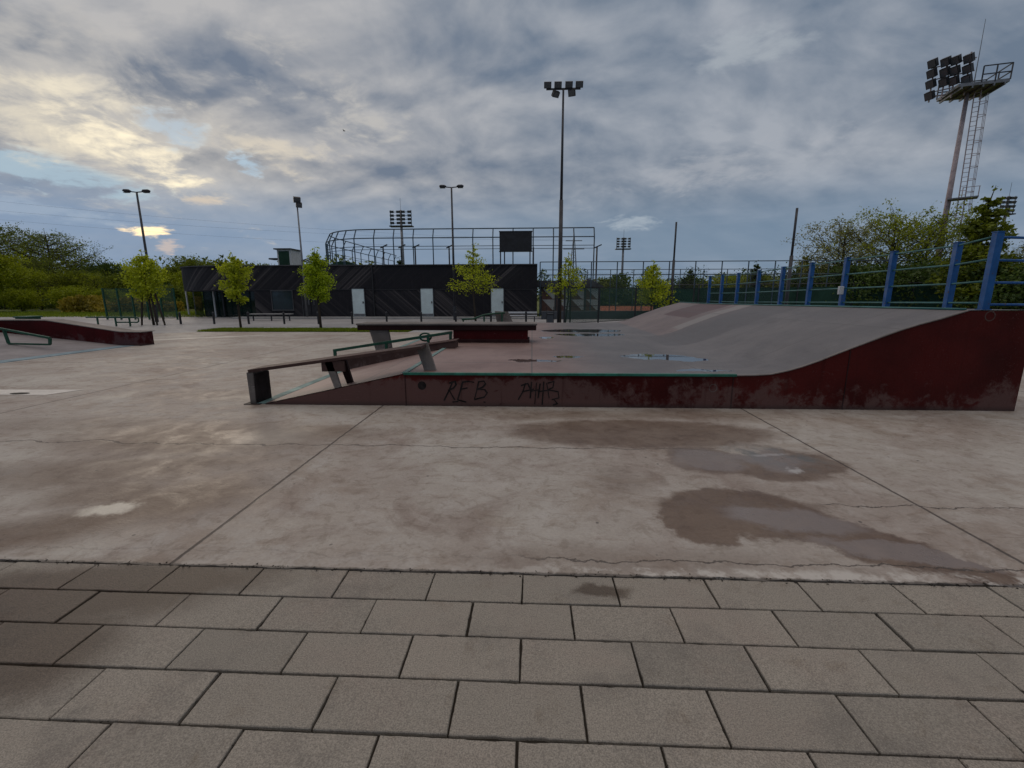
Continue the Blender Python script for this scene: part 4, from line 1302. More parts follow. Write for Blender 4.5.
mb = MB(); pr = [(c0.x + (c1.x - c0.x) * t, 5.1 + 1.1 * (1 - (2 * t - .7) ** 2) * .9) for t in np.linspace(0, 1, 10)]
mb.prism(pr + [(c1.x, 3.0), (c0.x, 3.0)], 62, 63.5); build('roof', mb, 'court_green', st)
mb = MB(); mb.box(c0.x + .2, c0.x + .5, 62.2, 62.5, 0, 3.0); mb.box(c1.x - .5, c1.x - .2, 62.2, 62.5, 0, 3.0); build('column', mb, 'dark_pole', st)

# ------------------------------------------------------------------ court fences
def rail_fence(name, label, x0, x1, y, z, step, mat, wire, rails, r_=.035, group=None, lowz=0.0):
    o = thing(name, label, 'fence', ((x0 + x1) / 2, y, 0), group)
    k = 0
    x = x0
    while x <= x1 + .01:
        mb = MB(); mb.tube([(x, y, 0), (x, y, z)], r_, 6); build('post', mb, mat, o)
        x += step
    for rz in rails:
        mb = MB(); mb.tube([(x0, y, rz), (x1, y, rz)], r_ * .8, 6); build('rail', mb, mat, o)
    if wire:
        mb = MB(); mb.quad((x0, y + .02, lowz), (x1, y + .02, lowz), (x1, y + .02, wire[1]), (x0, y + .02, wire[1])); build('wire_mesh', mb, wire[0], o)
    return o


zt = AT(640, 261.5, 33).z
rail_fence('court_fence', 'high blue grey chain link fence with top rail in front of the orange court', 0.55, 26, 33, zt, 1.82, 'cyan_grey', ('chain', 3.1), (zt, zt - .9), .04)
zt2 = AT(640, 269.5, 39.5).z
rail_fence('court_fence', 'second lower chain link fence further back at the orange court', 0.8, 30, 39.5, zt2, 1.95, 'cyan_grey', ('chain', 2.7), (zt2,), .035)


def panel_fence(name, label, pts, z, mat='green_metal', wire='chain_green', group=None):
    o = thing(name, label, 'fence', (pts[0][0], pts[0][1], 0), group)
    for x, y in pts:
        mb = MB(); mb.box(x - .04, x + .04, y - .04, y + .04, 0, z + .05); build('post', mb, mat, o)
    for a, b_ in zip(pts, pts[1:]):
        mb = MB(); mb.quad((a[0], a[1], .08), (b_[0], b_[1], .08), (b_[0], b_[1], z), (a[0], a[1], z)); build('wire_panel', mb, wire, o)
        mb = MB()
        for zz in (.1, z * .5, z):
            mb.bar((a[0], a[1], zz), (b_[0], b_[1], zz), .02, .03)
        build('rail', mb, mat, o)
    return o


g = [G(564, 325), G(598, 323.5), G(634.5, 321)]
d = (g[2] - g[1])
panel_fence('mesh_fence', 'dark green wire mesh fence between the tall floodlight pole and ramp', [(q.x, q.y) for q in g] + [(g[2].x + d.x * k, g[2].y + d.y * k) for k in (1, 2)], 1.95, 'black')
gl = [G(q, 321.5) for q in (108, 122, 136, 150, 164, 178)]
panel_fence('mesh_fence', 'green mesh panel fence behind the young trees beside the lawn', [(q.x * 1.08, q.y * 1.08) for q in gl], 2.0)
# windscreen behind the blue railing
ws = thing('screen_fence', 'dark green fabric court screen fence behind the blue railing', 'fence', (22, 30, 0))
wp = [(9.5 + 3 * k, 36 - 1.1 * k) for k in range(12)]
for x, y in wp:
    mb = MB(); mb.tube([(x, y, 0), (x, y, 2.3)], .04, 6); build('post', mb, 'dark_pole', ws)
for a, b_ in zip(wp, wp[1:]):
    mb = MB(); mb.bar((a[0], a[1] + .06, 1.05), (b_[0], b_[1] + .06, 1.05), .012, 2.0); build('screen', mb, 'court_green', ws)
mb = MB(); mb.tube([(x, y, 2.28) for x, y in wp], .03, 6); build('rail', mb, 'dark_pole', ws)

# low wall
lw = MB(); lw.add([(.6, 29.4, 0), (8.6, 30.2, 0), (8.6, 30.6, 0), (.6, 29.8, 0), (.6, 29.4, .52), (8.6, 30.2, .52), (8.6, 30.6, .52), (.6, 29.8, .52)],
                  [(3, 2, 1, 0), (4, 5, 6, 7), (0, 1, 5, 4), (1, 2, 6, 5), (2, 3, 7, 6), (3, 0, 4, 7)])
lo = build('low_wall', lw, 'grey_wall', bevel=.02, org=(4, 29.8, 0)); tag(lo, 'low grey blue retaining wall below the red and white changing hut', 'wall')
# white truss hut
a, b_ = AT(541, 311, 37), AT(600, 287, 37)
ht = thing('changing_hut', 'low hut with brown wall and white triangular panels beside the court', 'hut', ((a.x + b_.x) / 2, 37, 0))
mb = MB(); mb.box(a.x, b_.x, 37, 39.2, 0, b_.z); build('wall', mb, 'brick_red', ht)
mb = MB()
nb = 4; zs = (a.z + .05, (a.z + b_.z) / 2, b_.z - .08)
wcell = (b_.x - a.x) / nb
for k in range(nb):
    for r_ in range(2):
        x0, x1 = a.x + k * wcell + .1, a.x + (k + 1) * wcell - .25
        z0, z1 = zs[r_] + .03, zs[r_ + 1] - .03
        mb.add([(x0, 36.985, z1), (x1, 36.985, z1), (x1, 36.985, z0)], [(0, 1, 2)])
        mb.box(x1, x1 + .16, 36.97, 36.99, z0, z1)
build('triangle_panel', mb, 'white', ht)
for k in range(nb + 1):
    mb = MB(); x = a.x + k * wcell; mb.box(x - .06, x + .06, 36.9, 36.99, 0, b_.z); build('column', mb, 'grey_wall', ht)
mb = MB(); mb.box(a.x - .3, a.x + 2.6, 36.6, 39.6, b_.z, b_.z + .5); build('roof', mb, 'roof_grey', ht)
mb = MB(); mb.prism([(b_.x - 2.2, b_.z), (b_.x + .3, b_.z), (b_.x - .3, b_.z + .35), (b_.x - 1.0, b_.z + .65)], 36.6, 39.6); build('roof', mb, 'roof_grey', ht)

# far pylon with its cables
yp = 160
c = AT(572.5, 300, yp)
py_ = thing('power_pylon', 'faint distant lattice power pylon seen through the net frame', 'pylon', (c.x, yp, 0))
zt = AT(572.5, 231, yp).z
mb = MB()
for sx, sy in ((-1, -1), (1, -1), (1, 1), (-1, 1)):
    mb.bar((c.x + sx * 1.8, yp + sy * 1.8, 0), (c.x + sx * .5, yp + sy * .5, zt * .75), .18, .18)
    mb.bar((c.x + sx * .5, yp + sy * .5, zt * .75), (c.x, yp, zt), .14, .14)
for k in range(9):
    z0, z1 = zt * .75 * k / 9, zt * .75 * (k + 1) / 9
    w0, w1 = 1.8 - 1.3 * k / 9, 1.8 - 1.3 * (k + 1) / 9
    mb.bar((c.x - w0, yp - w0, z0), (c.x + w1, yp - w1, z1), .1, .1)
    mb.bar((c.x + w0, yp - w0, z0), (c.x - w1, yp - w1, z1), .1, .1)
build('tower', mb, 'grey_metal', py_)
for z, w in ((zt * .74, 3.6), (zt * .86, 2.8)):
    mb = MB(); mb.bar((c.x - w, yp, z), (c.x + w, yp, z), .2, .25); build('crossarm', mb, 'grey_metal', py_)
for k, (za, xo) in enumerate(((zt * .74, -3.6), (zt * .86, -2.8), (zt * .86, 2.8))):
    mb = MB()
    e0 = Vector((c.x + xo, yp, za)); e1 = Vector((-190 + xo, 130, 27 + k * 2.5))
    mb.tube([e0.lerp(e1, t) + Vector((0, 0, -10 * t * (1 - t))) for t in np.linspace(0, 1, 24)], .022, 4)
    cbo = build('power_cable', mb, 'grey_metal', org=(c.x, yp, 0)); tag(cbo, 'thin sagging power cable crossing the sky towards the woods', 'cable', 'power cables')

# bird
c = AT(344, 131, 110)
mb = MB()
mb.tube([c + Vector((-.28, 0, 0)), c + Vector((-.1, 0, .03)), c + Vector((.15, 0, .03)), c + Vector((.32, 0, .02))], [.02, .09, .09, .03], 8)
mb.add([c + Vector((-.05, 0, .06)), c + Vector((.15, 0, .06)), c + Vector((.0, -.5, .22)), c + Vector((-.12, -.95, .1)), c + Vector((-.1, -.5, .2))], [(0, 1, 2), (0, 2, 4), (4, 2, 3)])
mb.add([c + Vector((-.05, 0, .06)), c + Vector((.15, 0, .06)), c + Vector((.0, .5, .22)), c + Vector((-.12, .95, .1)), c + Vector((-.1, .5, .2))], [(0, 2, 1), (0, 4, 2), (4, 3, 2)])
tag(build('bird', mb, 'black', org=tuple(c)), 'tiny dark bird flying high in the cloudy sky', 'bird')

# ------------------------------------------------------------------ trees
def tree_mesh(seed, h, th, rfun, nb, nleaf, lsize, spread=.22, tr=.07, bare=False, up=.9, twig=True):
    """returns (branch MB, leaf arrays) with the base at the origin. rfun(t): crown radius at t = 0..1 of crown height"""
    r2 = random.Random(seed); g2 = np.random.default_rng(seed)
    mb = MB()
    n = 9
    pts, rad = [], []
    wx, wy = r2.uniform(-.03, .03) * h, r2.uniform(-.03, .03) * h
    for i in range(n):
        t = i / (n - 1)
        pts.append(Vector((wx * math.sin(t * 3) + r2.gauss(0, .006) * h * t, wy * math.sin(t * 2.4) + r2.gauss(0, .006) * h * t, t * h * .96)))
        rad.append(tr * (1 - t) ** .8 + .008)
    mb.tube(pts, rad, 7)
    cl = []
    for b in range(nb):
        t = (b + r2.random()) / nb
        z = th * .9 + (h * .93 - th * .9) * t * .92
        i = min(n - 2, int(z / (h * .96) * (n - 1)))
        s_ = pts[i].lerp(pts[i + 1], z / (h * .96) * (n - 1) - i)
        a = b * 2.399 + r2.uniform(-.4, .4)
        L = rfun(t) * r2.uniform(.75, 1.12)
        rise = up * L * r2.uniform(.5, 1.1)
        e = s_ + Vector((math.cos(a) * L, math.sin(a) * L, rise))
        m_ = s_.lerp(e, .5) + Vector((r2.gauss(0, .08) * L, r2.gauss(0, .08) * L, -.08 * L))
        r0 = max(.006, rad[i] * .5)
        mb.tube([s_, m_, e], [r0, r0 * .6, r0 * .2], 5, caps=False)
        for k in range(5):
            f = .35 + .65 * k / 4
            q = (s_.lerp(m_, f * 2) if f < .5 else m_.lerp(e, f * 2 - 1))
            cl.append((q, L * spread * r2.uniform(.7, 1.3) + .05))
            if twig:
                for w in range(2):
                    d = Vector((r2.gauss(0, 1), r2.gauss(0, 1), r2.uniform(-.1, 1))).normalized() * L * r2.uniform(.2, .45)
                    mb.tube([q, q + d * .6, q + d], [r0 * .3, r0 * .2, r0 * .08], 3, caps=False)
                    cl.append((q + d, L * spread * r2.uniform(.5, 1.0) + .04))
    for k in range(5):
        cl.append((pts[-1] + Vector((r2.gauss(0, .05) * h * .3, r2.gauss(0, .05) * h * .3, -k * .03 * h)), rfun(1) * .3 + .05))
    C = np.array([tuple(q) for q, _ in cl]); R = np.array([s for _, s in cl])
    w = R ** 1.5; w /= w.sum()
    idx = g2.choice(len(C), nleaf, p=w)
    P = C[idx] + g2.normal(0, 1, (nleaf, 3)) * R[idx][:, None] * np.array([.75, .75, .6])
    ct = g2.random(len(C))
    tint = np.clip(ct[idx] * .55 + g2.random(nleaf) * .45, 0, 1)
    U = g2.normal(0, 1, (nleaf, 3)); U /= np.linalg.norm(U, axis=1)[:, None]
    Wv = np.cross(U, g2.normal(0, 1, (nleaf, 3))); Wv /= np.linalg.norm(Wv, axis=1)[:, None]
    s1 = lsize * g2.uniform(.6, 1.3, nleaf)[:, None]
    V = np.stack([P - U * s1 * .5, P + Wv * s1 * .32, P + U * s1 * .5, P - Wv * s1 * .32], 1).reshape(-1, 3)
    return mb, V, np.repeat(tint, 4)


def leaf_object(name, V, T, mat):
    nq = len(V) // 4
    me = bpy.data.meshes.new(name)
    me.vertices.add(len(V)); me.vertices.foreach_set('co', V.astype(np.float32).ravel())
    me.loops.add(nq * 4); me.loops.foreach_set('vertex_index', np.arange(nq * 4, dtype=np.int32))
    me.polygons.add(nq); me.polygons.foreach_set('loop_start', np.arange(0, nq * 4, 4, dtype=np.int32))
    me.update(calc_edges=True)
    me.attributes.new('tint', 'FLOAT', 'POINT').data.foreach_set('value', T.astype(np.float32))
    me.materials.append(M[mat])
    return me


def make_tree(name, label, loc, spec, mat, group=None, rot=0.0, sc=1.0, cat='tree'):
    o = thing(name, label, cat, loc, group)
    tm, lm = spec_mesh(spec, mat)
    for nm, me in (('trunk', tm), ('crown', lm)):
        q = bpy.data.objects.new(nm, me); COL.objects.link(q); q.parent = o
    o.rotation_euler = (0, 0, rot)
    o.scale = (sc if not hasattr(sc, '__len__') else sc)[:] if hasattr(sc, '__len__') else (sc, sc, sc)
    return o


_cache = {}
def spec_mesh(spec, mat):
    key = (spec['seed'], mat)
    if key not in _cache:
        s = dict(spec)
        mb, V, T = tree_mesh(**s)
        me = bpy.data.meshes.new('trunk'); me.from_pydata([tuple(v) for v in mb.v], [], mb.f); me.materials.append(M['bark'])
        for q in me.polygons: q.use_smooth = True
        _cache[key] = (me, leaf_object('crown', V, T, mat))
    return _cache[key]


egg = lambda R: (lambda t: R * (math.sin(PI * min(1, (t * .92 + .08)) ** .75) ** .8 + .12))
cone = lambda R: (lambda t: R * (1 - t) ** .8 + .12)
GY = 'young trees along the rear paving'
p = G(241, 328)
make_tree('young_tree', 'young lime green tree with loose crown at the end of the grass strip', p,
          dict(seed=11, h=3.75, th=1.35, rfun=egg(.50), nb=16, nleaf=3000, lsize=.12, tr=.05, up=.95, spread=.24), 'leaf_young', GY, 0.4)
p = G(321, 328)
make_tree('young_tree', 'young rounded fresh green tree standing in the grass strip', p,
          dict(seed=12, h=3.95, th=1.45, rfun=egg(.52), nb=20, nleaf=6000, lsize=.10, tr=.06, up=.6, spread=.27), 'leaf_fresh', GY, 1.0)
p = G(154, 325)
t3 = make_tree('young_tree', 'young lime green tree tied to dark stakes before the street lamp', p,
          dict(seed=13, h=4.1, th=1.25, rfun=egg(.72), nb=19, nleaf=4200, lsize=.12, tr=.055, up=.75, spread=.22), 'leaf_young', GY, 2.0)
for dx in (-.55, .32, .75):
    mb = MB(); mb.tube([(p.x + dx, p.y - .15, 0), (p.x + dx * .55, p.y - .1, 1.7)], .045, 6)
    # a stake pushed into the ground is a thing of its own
    so = build('tree_stake', mb, 'bark', org=(p.x + dx, p.y - .15, 0))
    tag(so, 'dark wooden stake leaning to the young tree at the street lamp', 'stake', 'stakes at the street lamp tree')
p = G(478, 320) + Vector((0, -1.2, 0))
make_tree('young_tree', 'young airy tree with reaching shoots before the pavilion doors', p,
          dict(seed=14, h=5.0, th=1.75, rfun=lambda t: 1.45 * (1 - t) ** .9 + .15, nb=22, nleaf=2100, lsize=.12, tr=.06, up=.5, spread=.13), 'leaf_young', GY, 0.2, (1, 1, .95))
p = G(565, 324.5)
make_tree('young_tree', 'spindly yellow green tree between stakes beside the tall floodlight pole', p,
          dict(seed=15, h=3.9, th=1.35, rfun=lambda t: .85 * (1 - t) ** .9 + .12, nb=15, nleaf=1500, lsize=.10, tr=.045, up=.7, spread=.17), 'leaf_young', GY, 1.2)
for dx in (-.26, .26):
    mb = MB(); mb.tube([(p.x + dx, p.y - .05, 0), (p.x + dx, p.y - .05, 1.75)], .04, 6)
    tag(build('tree_stake', mb, 'bark', org=(p.x + dx, p.y - .05, 0)), 'upright stake beside the spindly tree at the tall floodlight pole', 'stake', 'stakes at the spindly tree')
p = Vector((AT(651, 316, 29.5).x, 29.5, 0))
make_tree('young_tree', 'young pyramid shaped green tree in front of the orange court', p,
          dict(seed=16, h=3.8, th=.95, rfun=lambda t: 1.25 * (1 - t) ** .8 + .12, nb=24, nleaf=3000, lsize=.13, tr=.05, up=.35, spread=.17), 'leaf_young', GY, 0.0)

# woods beyond the lawn
big = lambda s, h, R, n, ls, mat: None
SP = {
    'round': dict(seed=31, h=6.5, th=1.4, rfun=egg(2.9), nb=30, nleaf=11000, lsize=.24, tr=.17, up=.5, spread=.22),
    'tall': dict(seed=32, h=9.5, th=2.0, rfun=egg(3.0), nb=34, nleaf=11000, lsize=.26, tr=.22, up=.7, spread=.2),
    'shrub': dict(seed=33, h=4.6, th=.5, rfun=egg(2.5), nb=26, nleaf=10000, lsize=.22, tr=.11, up=.5, spread=.24),
    'bare': dict(seed=34, h=12.5, th=3.0, rfun=egg(6.0), nb=56, nleaf=11000, lsize=.22, tr=.34, up=.5, spread=.11),
    'willow': dict(seed=35, h=7.5, th=1.4, rfun=egg(3.0), nb=40, nleaf=7500, lsize=.135, tr=.16, up=.9, spread=.105),
    'spire': dict(seed=36, h=9.5, th=.8, rfun=lambda t: 1.5 * (1 - t) ** .7 + .15, nb=34, nleaf=9000, lsize=.24, tr=.18, up=1.1, spread=.2),
    'far': dict(seed=37, h=7.0, th=.8, rfun=egg(3.4), nb=26, nleaf=5500, lsize=.42, tr=.2, up=.5, spread=.25),
}
rt = random.Random(21)
GW = 'woods beyond the lawn'
def wood(px, topy, Y, sp, mat, label, name='woodland_tree', group=GW, wide=1.0):
    c = AT(px, 300, Y); zt_ = AT(px, topy, Y).z
    s_ = zt_ / SP[sp]['h']
    make_tree(name, label, (c.x, Y, -.05), SP[sp], mat, group, rt.uniform(0, 6.28), (s_ * wide, s_ * wide, s_))

L_Y = 'yellow green bushy tree in the woods beyond the lawn'
L_G = 'dark green tree in the woods beyond the lawn'
L_O = 'olive green tree in the woods beyond the lawn'
wood(58, 225, 62, 'bare', 'leaf_olive', 'large spreading half bare tree towering over the lawn woods')
wood(10, 218, 70, 'bare', 'leaf_olive', 'tall half bare tree at the outer end of the lawn woods', wide=.95)
wood(-40, 215, 66, 'tall', 'leaf_olive', L_O)
for px, ty, Y, sp, mt, lb in (
        (-6, 246, 42, 'tall', 'leaf_yellow', L_Y), (22, 262, 46, 'tall', 'leaf_yellow', L_Y), (40, 256, 50, 'willow', 'leaf_olive', L_O), (60, 270, 50, 'willow', 'leaf_yellow', L_Y),
        (82, 266, 52, 'tall', 'leaf_olive', L_O), (98, 272, 50, 'willow', 'leaf_yellow', L_Y), (112, 258, 62, 'tall', 'leaf_dark', L_G), (98, 262, 74, 'tall', 'leaf_dark', L_G),
        (126, 270, 52, 'round', 'leaf_olive', L_O), (142, 268, 60, 'tall', 'leaf_yellow', L_Y), (160, 270, 58, 'round', 'leaf_yellow', L_Y), (178, 262, 62, 'tall', 'leaf_olive', L_O),
        (196, 254, 70, 'tall', 'leaf_olive', L_O), (190, 268, 56, 'round', 'leaf_yellow', L_Y), (212, 262, 72, 'tall', 'leaf_dark', L_G), (40, 255, 78, 'tall', 'leaf_olive', L_O), (-30, 255, 40, 'tall', 'leaf_olive', L_O),
        (4, 270, 52, 'round', 'leaf_olive', L_O), (70, 285, 44, 'shrub', 'leaf_yellow', L_Y), (110, 288, 46, 'shrub', 'leaf_yellow', L_Y), (20, 288, 42, 'shrub', 'leaf_yellow', L_Y), (150, 288, 44, 'shrub', 'leaf_olive', L_O),
        (172, 284, 48, 'shrub', 'leaf_olive', L_O), (232, 258, 80, 'far', 'leaf_olive', L_O), (262, 262, 90, 'far', 'leaf_olive', L_O)):
    wood(px, ty, Y, sp, mt, lb)

# reeds and undergrowth under those trees
def leaf_mass(name, boxes, n, size, mat, seed, up=1.0):
    g2 = np.random.default_rng(seed)
    P = []
    for (x0, x1, y0, y1, z0, z1, w) in boxes:
        k = int(n * w)
        q = np.stack([g2.uniform(x0, x1, k), g2.uniform(y0, y1, k), np.zeros(k)], 1)
        hh = z0 + (z1 - z0) * (.55 + .45 * np.sin(q[:, 0] * .9 + 1.3 * np.sin(q[:, 0] * .37 + q[:, 1] * .2)) * np.cos(q[:, 0] * .23))
        q[:, 2] = g2.random(k) ** .8 * hh
        P.append(q)
    P = np.concatenate(P); k = len(P)
    U = g2.normal(0, 1, (k, 3)); U[:, 2] = U[:, 2] * up + (up - 1); U /= np.linalg.norm(U, axis=1)[:, None]
    W = np.cross(U, g2.normal(0, 1, (k, 3))); W /= np.linalg.norm(W, axis=1)[:, None]
    s1 = size * g2.uniform(.6, 1.4, k)[:, None]
    V = np.stack([P - U * s1 * .5, P + W * s1 * .28, P + U * s1 * .5, P - W * s1 * .28], 1).reshape(-1, 3)
    T = np.repeat(np.clip(.5 + .35 * np.sin(P[:, 0] * 1.7) * np.cos(P[:, 1] * 1.1) + g2.normal(0, .22, k), 0, 1), 4)
    o = bpy.data.objects.new(name, leaf_object(name, V, T, mat)); COL.objects.link(o); o['kind'] = 'stuff'
    return o


leaf_mass('undergrowth', [(-44, -34, 40, 43, .2, 1.6, 1.0)], 7000, .30, 'reed', 5, 1.8)
leaf_mass('undergrowth', [(-85, -22, 52, 60, .3, 4.0, 1.0)], 22000, .42, 'leaf_dark', 6)
leaf_mass('woods', [(-190, -30, 95, 110, 1, 10.5, 1.0)], 30000, .9, 'leaf_olive', 7)
leaf_mass('woods', [(2, 60, 66, 72, .5, 4.6, .5), (-5, 90, 110, 120, 1, 8.5, .5)], 42000, .5, 'leaf_dark', 8)
# hedge beyond the court and behind the railing
GC = 'trees behind the court'
for px, ty, Y, sp, mt, lb, wd in (
        (560, 280, 75, 'far', 'leaf_olive', 'olive bushy tree behind the changing hut', 1.2), (605, 276, 72, 'far', 'leaf_olive', 'broad olive tree above the hut roof', 1.2),
        (690, 264, 55, 'spire', 'leaf_dark', 'dark narrow tree directly behind the thin bare pole', 1.2), (683, 272, 48, 'spire', 'leaf_dark', 'small dark conical tree beside the thin bare pole', 1.4),
        (725, 272, 66, 'far', 'leaf_yellow', 'rounded yellowish tree over the far court fence', 1.3), (752, 258, 58, 'spire', 'leaf_dark', 'dark pointed tree behind the far railing posts', 1.2),
        (760, 272, 60, 'far', 'leaf_olive', 'wide olive tree behind the far railing posts', 1.3), (800, 248, 50, 'spire', 'leaf_olive', 'narrow tree directly behind the bare pole at the railing', 1.2)):
    wood(px, ty, Y, sp, mt, lb, 'court_tree', GC, wd)
for px, ty, Y, sp, mt, lb, wd in (
        (838, 218, 37, 'willow', 'leaf_grey', 'pale airy willow tree behind the blue railing', 1.05), (885, 206, 36, 'willow', 'leaf_yellow', 'tall airy yellow green tree behind the railing', 1.0),
        (918, 214, 38, 'willow', 'leaf_olive', 'olive airy tree in front of the floodlight mast', 1.0), (820, 262, 40, 'shrub', 'leaf_dark', 'dense low shrub behind the railing near the bare pole', 1.1),
        (862, 262, 33, 'shrub', 'leaf_dark', 'dense low shrub under the pale willow tree', 1.1), (905, 262, 32, 'shrub', 'leaf_dark', 'dense low shrub under the tall airy tree', 1.1),
        (950, 255, 33, 'shrub', 'leaf_dark', 'dense low shrub at the foot of the floodlight mast', 1.1), (973, 178, 27, 'spire', 'leaf_olive', 'dense pointed tree between the railing corner and the mast', 1.25),
        (1008, 262, 26, 'shrub', 'leaf_dark', 'dense low shrub behind the railing corner post', 1.2), (1024, 240, 27, 'willow', 'leaf_grey', 'thin grey tree at the outer end of the railing', .9),
        (1052, 255, 26, 'shrub', 'leaf_dark', 'dense low shrub beyond the railing end', 1.2)):
    wood(px, ty, Y, sp, mt, lb, 'railing_tree', 'trees behind the blue railing', wd)
wood(400, 254, 80, 'spire', 'leaf_dark', 'small pointed tree seen through the net frame', 'court_tree', GC, 1.3)

# ------------------------------------------------------------------ sky and sun
SUN_AZ, SUN_EL = math.radians(-37), math.radians(7)       # azimuth from +Y, negative = towards -X
w = bpy.data.worlds.new('World'); scene.world = w
w.use_nodes = True
nt = w.node_tree; nt.nodes.clear(); N = NT(nt)
tc = N.n('ShaderNodeTexCoord').outputs['Generated']
d = N.vmath('NORMALIZE', tc)
sx = N.sep(d)
sky = N.n('ShaderNodeTexSky', sky_type='NISHITA')
sky.sun_disc = False; sky.sun_elevation = SUN_EL; sky.sun_rotation = SUN_AZ
zc = N.math('MAXIMUM', sx[2], 0.0)
def plane(off):
    k_ = N.math('DIVIDE', 1.0, N.math('ADD', zc, off))
    return N.comb(N.math('MULTIPLY', sx[0], k_), N.math('MULTIPLY', sx[1], k_), 0.0)
pl = plane(0.46)
pt = plane(0.20)
n1 = N.noise(N.mapping(pl, (1.3, 4.2, 0)), 1.6, 3, 0.5, 0.2)
def puffs(v):
    a = N.noise(N.mapping(v, (5.1, 0.7, 2), scale=(1, 1.25, 1)), 2.0, 6, 0.50, 0.3)
    b = N.noise(N.mapping(v, (2.2, 6.1, 4), scale=(1, 1.3, 1)), 5.0, 7, 0.55, 0.35)
    return N.math('ADD', N.math('MULTIPLY', a, 0.70), N.math('MULTIPLY', b, 0.30))
n2 = puffs(pl)
# the same cloud a little nearer the sun: its rim on that side is lit
n2s = puffs(N.vmath('ADD', pl, (-0.030, 0.040, 0)))
n3 = N.noise(N.mapping(pl, (2.7, 9.1, 5)), 0.6, 4, 0.5)


def around(px, py, r, inner=0.0):
    q = ray(px, py).normalized()
    return N.ramp(N.vmath('DISTANCE', d, tuple(q)), r, inner)


def along(px, py, ax, ay, rot):
    """distance from a bearing, measured in units of ax across and ay in height"""
    q = ray(px, py).normalized()
    e1 = Vector((q.y, -q.x, 0)).normalized(); e2 = q.cross(e1) * -1
    c, s_ = math.cos(rot), math.sin(rot)
    u = e1 * c - e2 * s_; v = e2 * c + e1 * s_
    a = N.math('DIVIDE', N.math('ADD', N.vmath('DOT_PRODUCT', d, tuple(u)), -q.dot(u)), ax)
    b = N.math('DIVIDE', N.math('ADD', N.vmath('DOT_PRODUCT', d, tuple(v)), -q.dot(v)), ay)
    dd = N.math('SQRT', N.math('ADD', N.math('MULTIPLY', a, a), N.math('MULTIPLY', b, b)))
    return N.math('ADD', dd, N.ramp(N.vmath('DOT_PRODUCT', d, tuple(q)), 0.0, -0.01, 0, 9))


f12 = N.math('ADD', N.math('MULTIPLY', n1, 0.45), N.math('MULTIPLY', n2, 0.55))
rim = N.math('SUBTRACT', n2, n2s)
pale = N.ramp(along(390, 120, .40, .26, 0.0), 1.0, 0.1)
pale = N.math('MAXIMUM', pale, N.math('MULTIPLY', N.ramp(along(700, 160, .45, .13, -.1), 1.0, 0.1), 0.35))
pale = N.math('MAXIMUM', pale, N.math('MULTIPLY', N.ramp(along(930, 10, .30, .14, 0), 1.0, 0.1), 0.4))
pale = N.math('MAXIMUM', pale, N.math('MULTIPLY', N.ramp(along(60, 110, .50, .34, 0), 1.0, 0.1), 0.4))
dens = N.ramp(N.math('ADD', N.math('SUBTRACT', f12, N.math('MULTIPLY', pale, 0.075)), N.math('MULTIPLY', rim, 1.1)), 0.34, 0.625, 0, 1, False)
cloud = N.mix(dens, (3.6, 3.9, 4.4), (1.45, 1.92, 2.62))
warm = around(200, 150, 0.85, 0.05)
cloud = N.mix(N.math('MULTIPLY', warm, 0.8), cloud, N.mix(dens, (5.2, 5.0, 4.85), (1.7, 2.05, 2.7)))
glow = N.ramp(along(110, 150, .50, .20, .15), 1.0, 0.0)
cloud = N.mix(N.math('MULTIPLY', glow, 0.5), cloud, N.mix(dens, (7.6, 7.0, 6.0), (2.7, 2.75, 2.9)))
# overhead, out of the camera's view, cloud brightened and warmed to light the ground
ov = N.ramp(sx[2], 0.60, 0.88)
cloud = N.mix(N.math('MULTIPLY', ov, 0.85), cloud, (11.6, 10.2, 9.2))
# low band of even blue grey towards the skyline
low = N.ramp(sx[2], 0.235, 0.11)
lowc = N.mix(N.ramp(sx[0], -0.75, 0.2), (2.3, 3.25, 4.7), (1.75, 2.5, 3.45))
lowc = N.mix(N.ramp(N.noise(N.mapping(d, scale=(1, 1, 5)), 3.0, 6, 0.55), 0.45, 0.68, 0, 0.55), lowc, (2.9, 3.55, 4.5))
cloud = N.mix(N.math('MULTIPLY', low, 0.85), cloud, lowc)
col = cloud
# torn bright openings towards the setting sun
tear = N.noise(N.mapping(pt, (0.4, 2.2, 7)), 4.2, 9, 0.60, 0.5)
tear2 = N.noise(N.mapping(pt, (6.4, 1.2, 3)), 11.0, 8, 0.62, 0.4)
tr_ = N.math('ADD', N.math('ADD', N.math('MULTIPLY', tear, 0.55), N.math('MULTIPLY', tear2, 0.25)), N.math('MULTIPLY', N.math('SUBTRACT', 1.0, n2), 0.20))
tr_ = N.math('SUBTRACT', tr_, N.math('MULTIPLY', rim, 0.35))
def opening(px, py, ax, ay, rot, colr, amt, lo, hi, k=0.24):
    global col
    e = N.ramp(along(px, py, ax, ay, rot), 1.0, 0.0)
    m_ = N.ramp(N.math('ADD', tr_, N.math('MULTIPLY', N.math('SUBTRACT', e, 1.0), k)), lo, hi)
    m_ = N.math('MULTIPLY', m_, N.ramp(e, 0.02, 0.2))
    col = N.mix(N.math('MULTIPLY', m_, amt), col, colr)


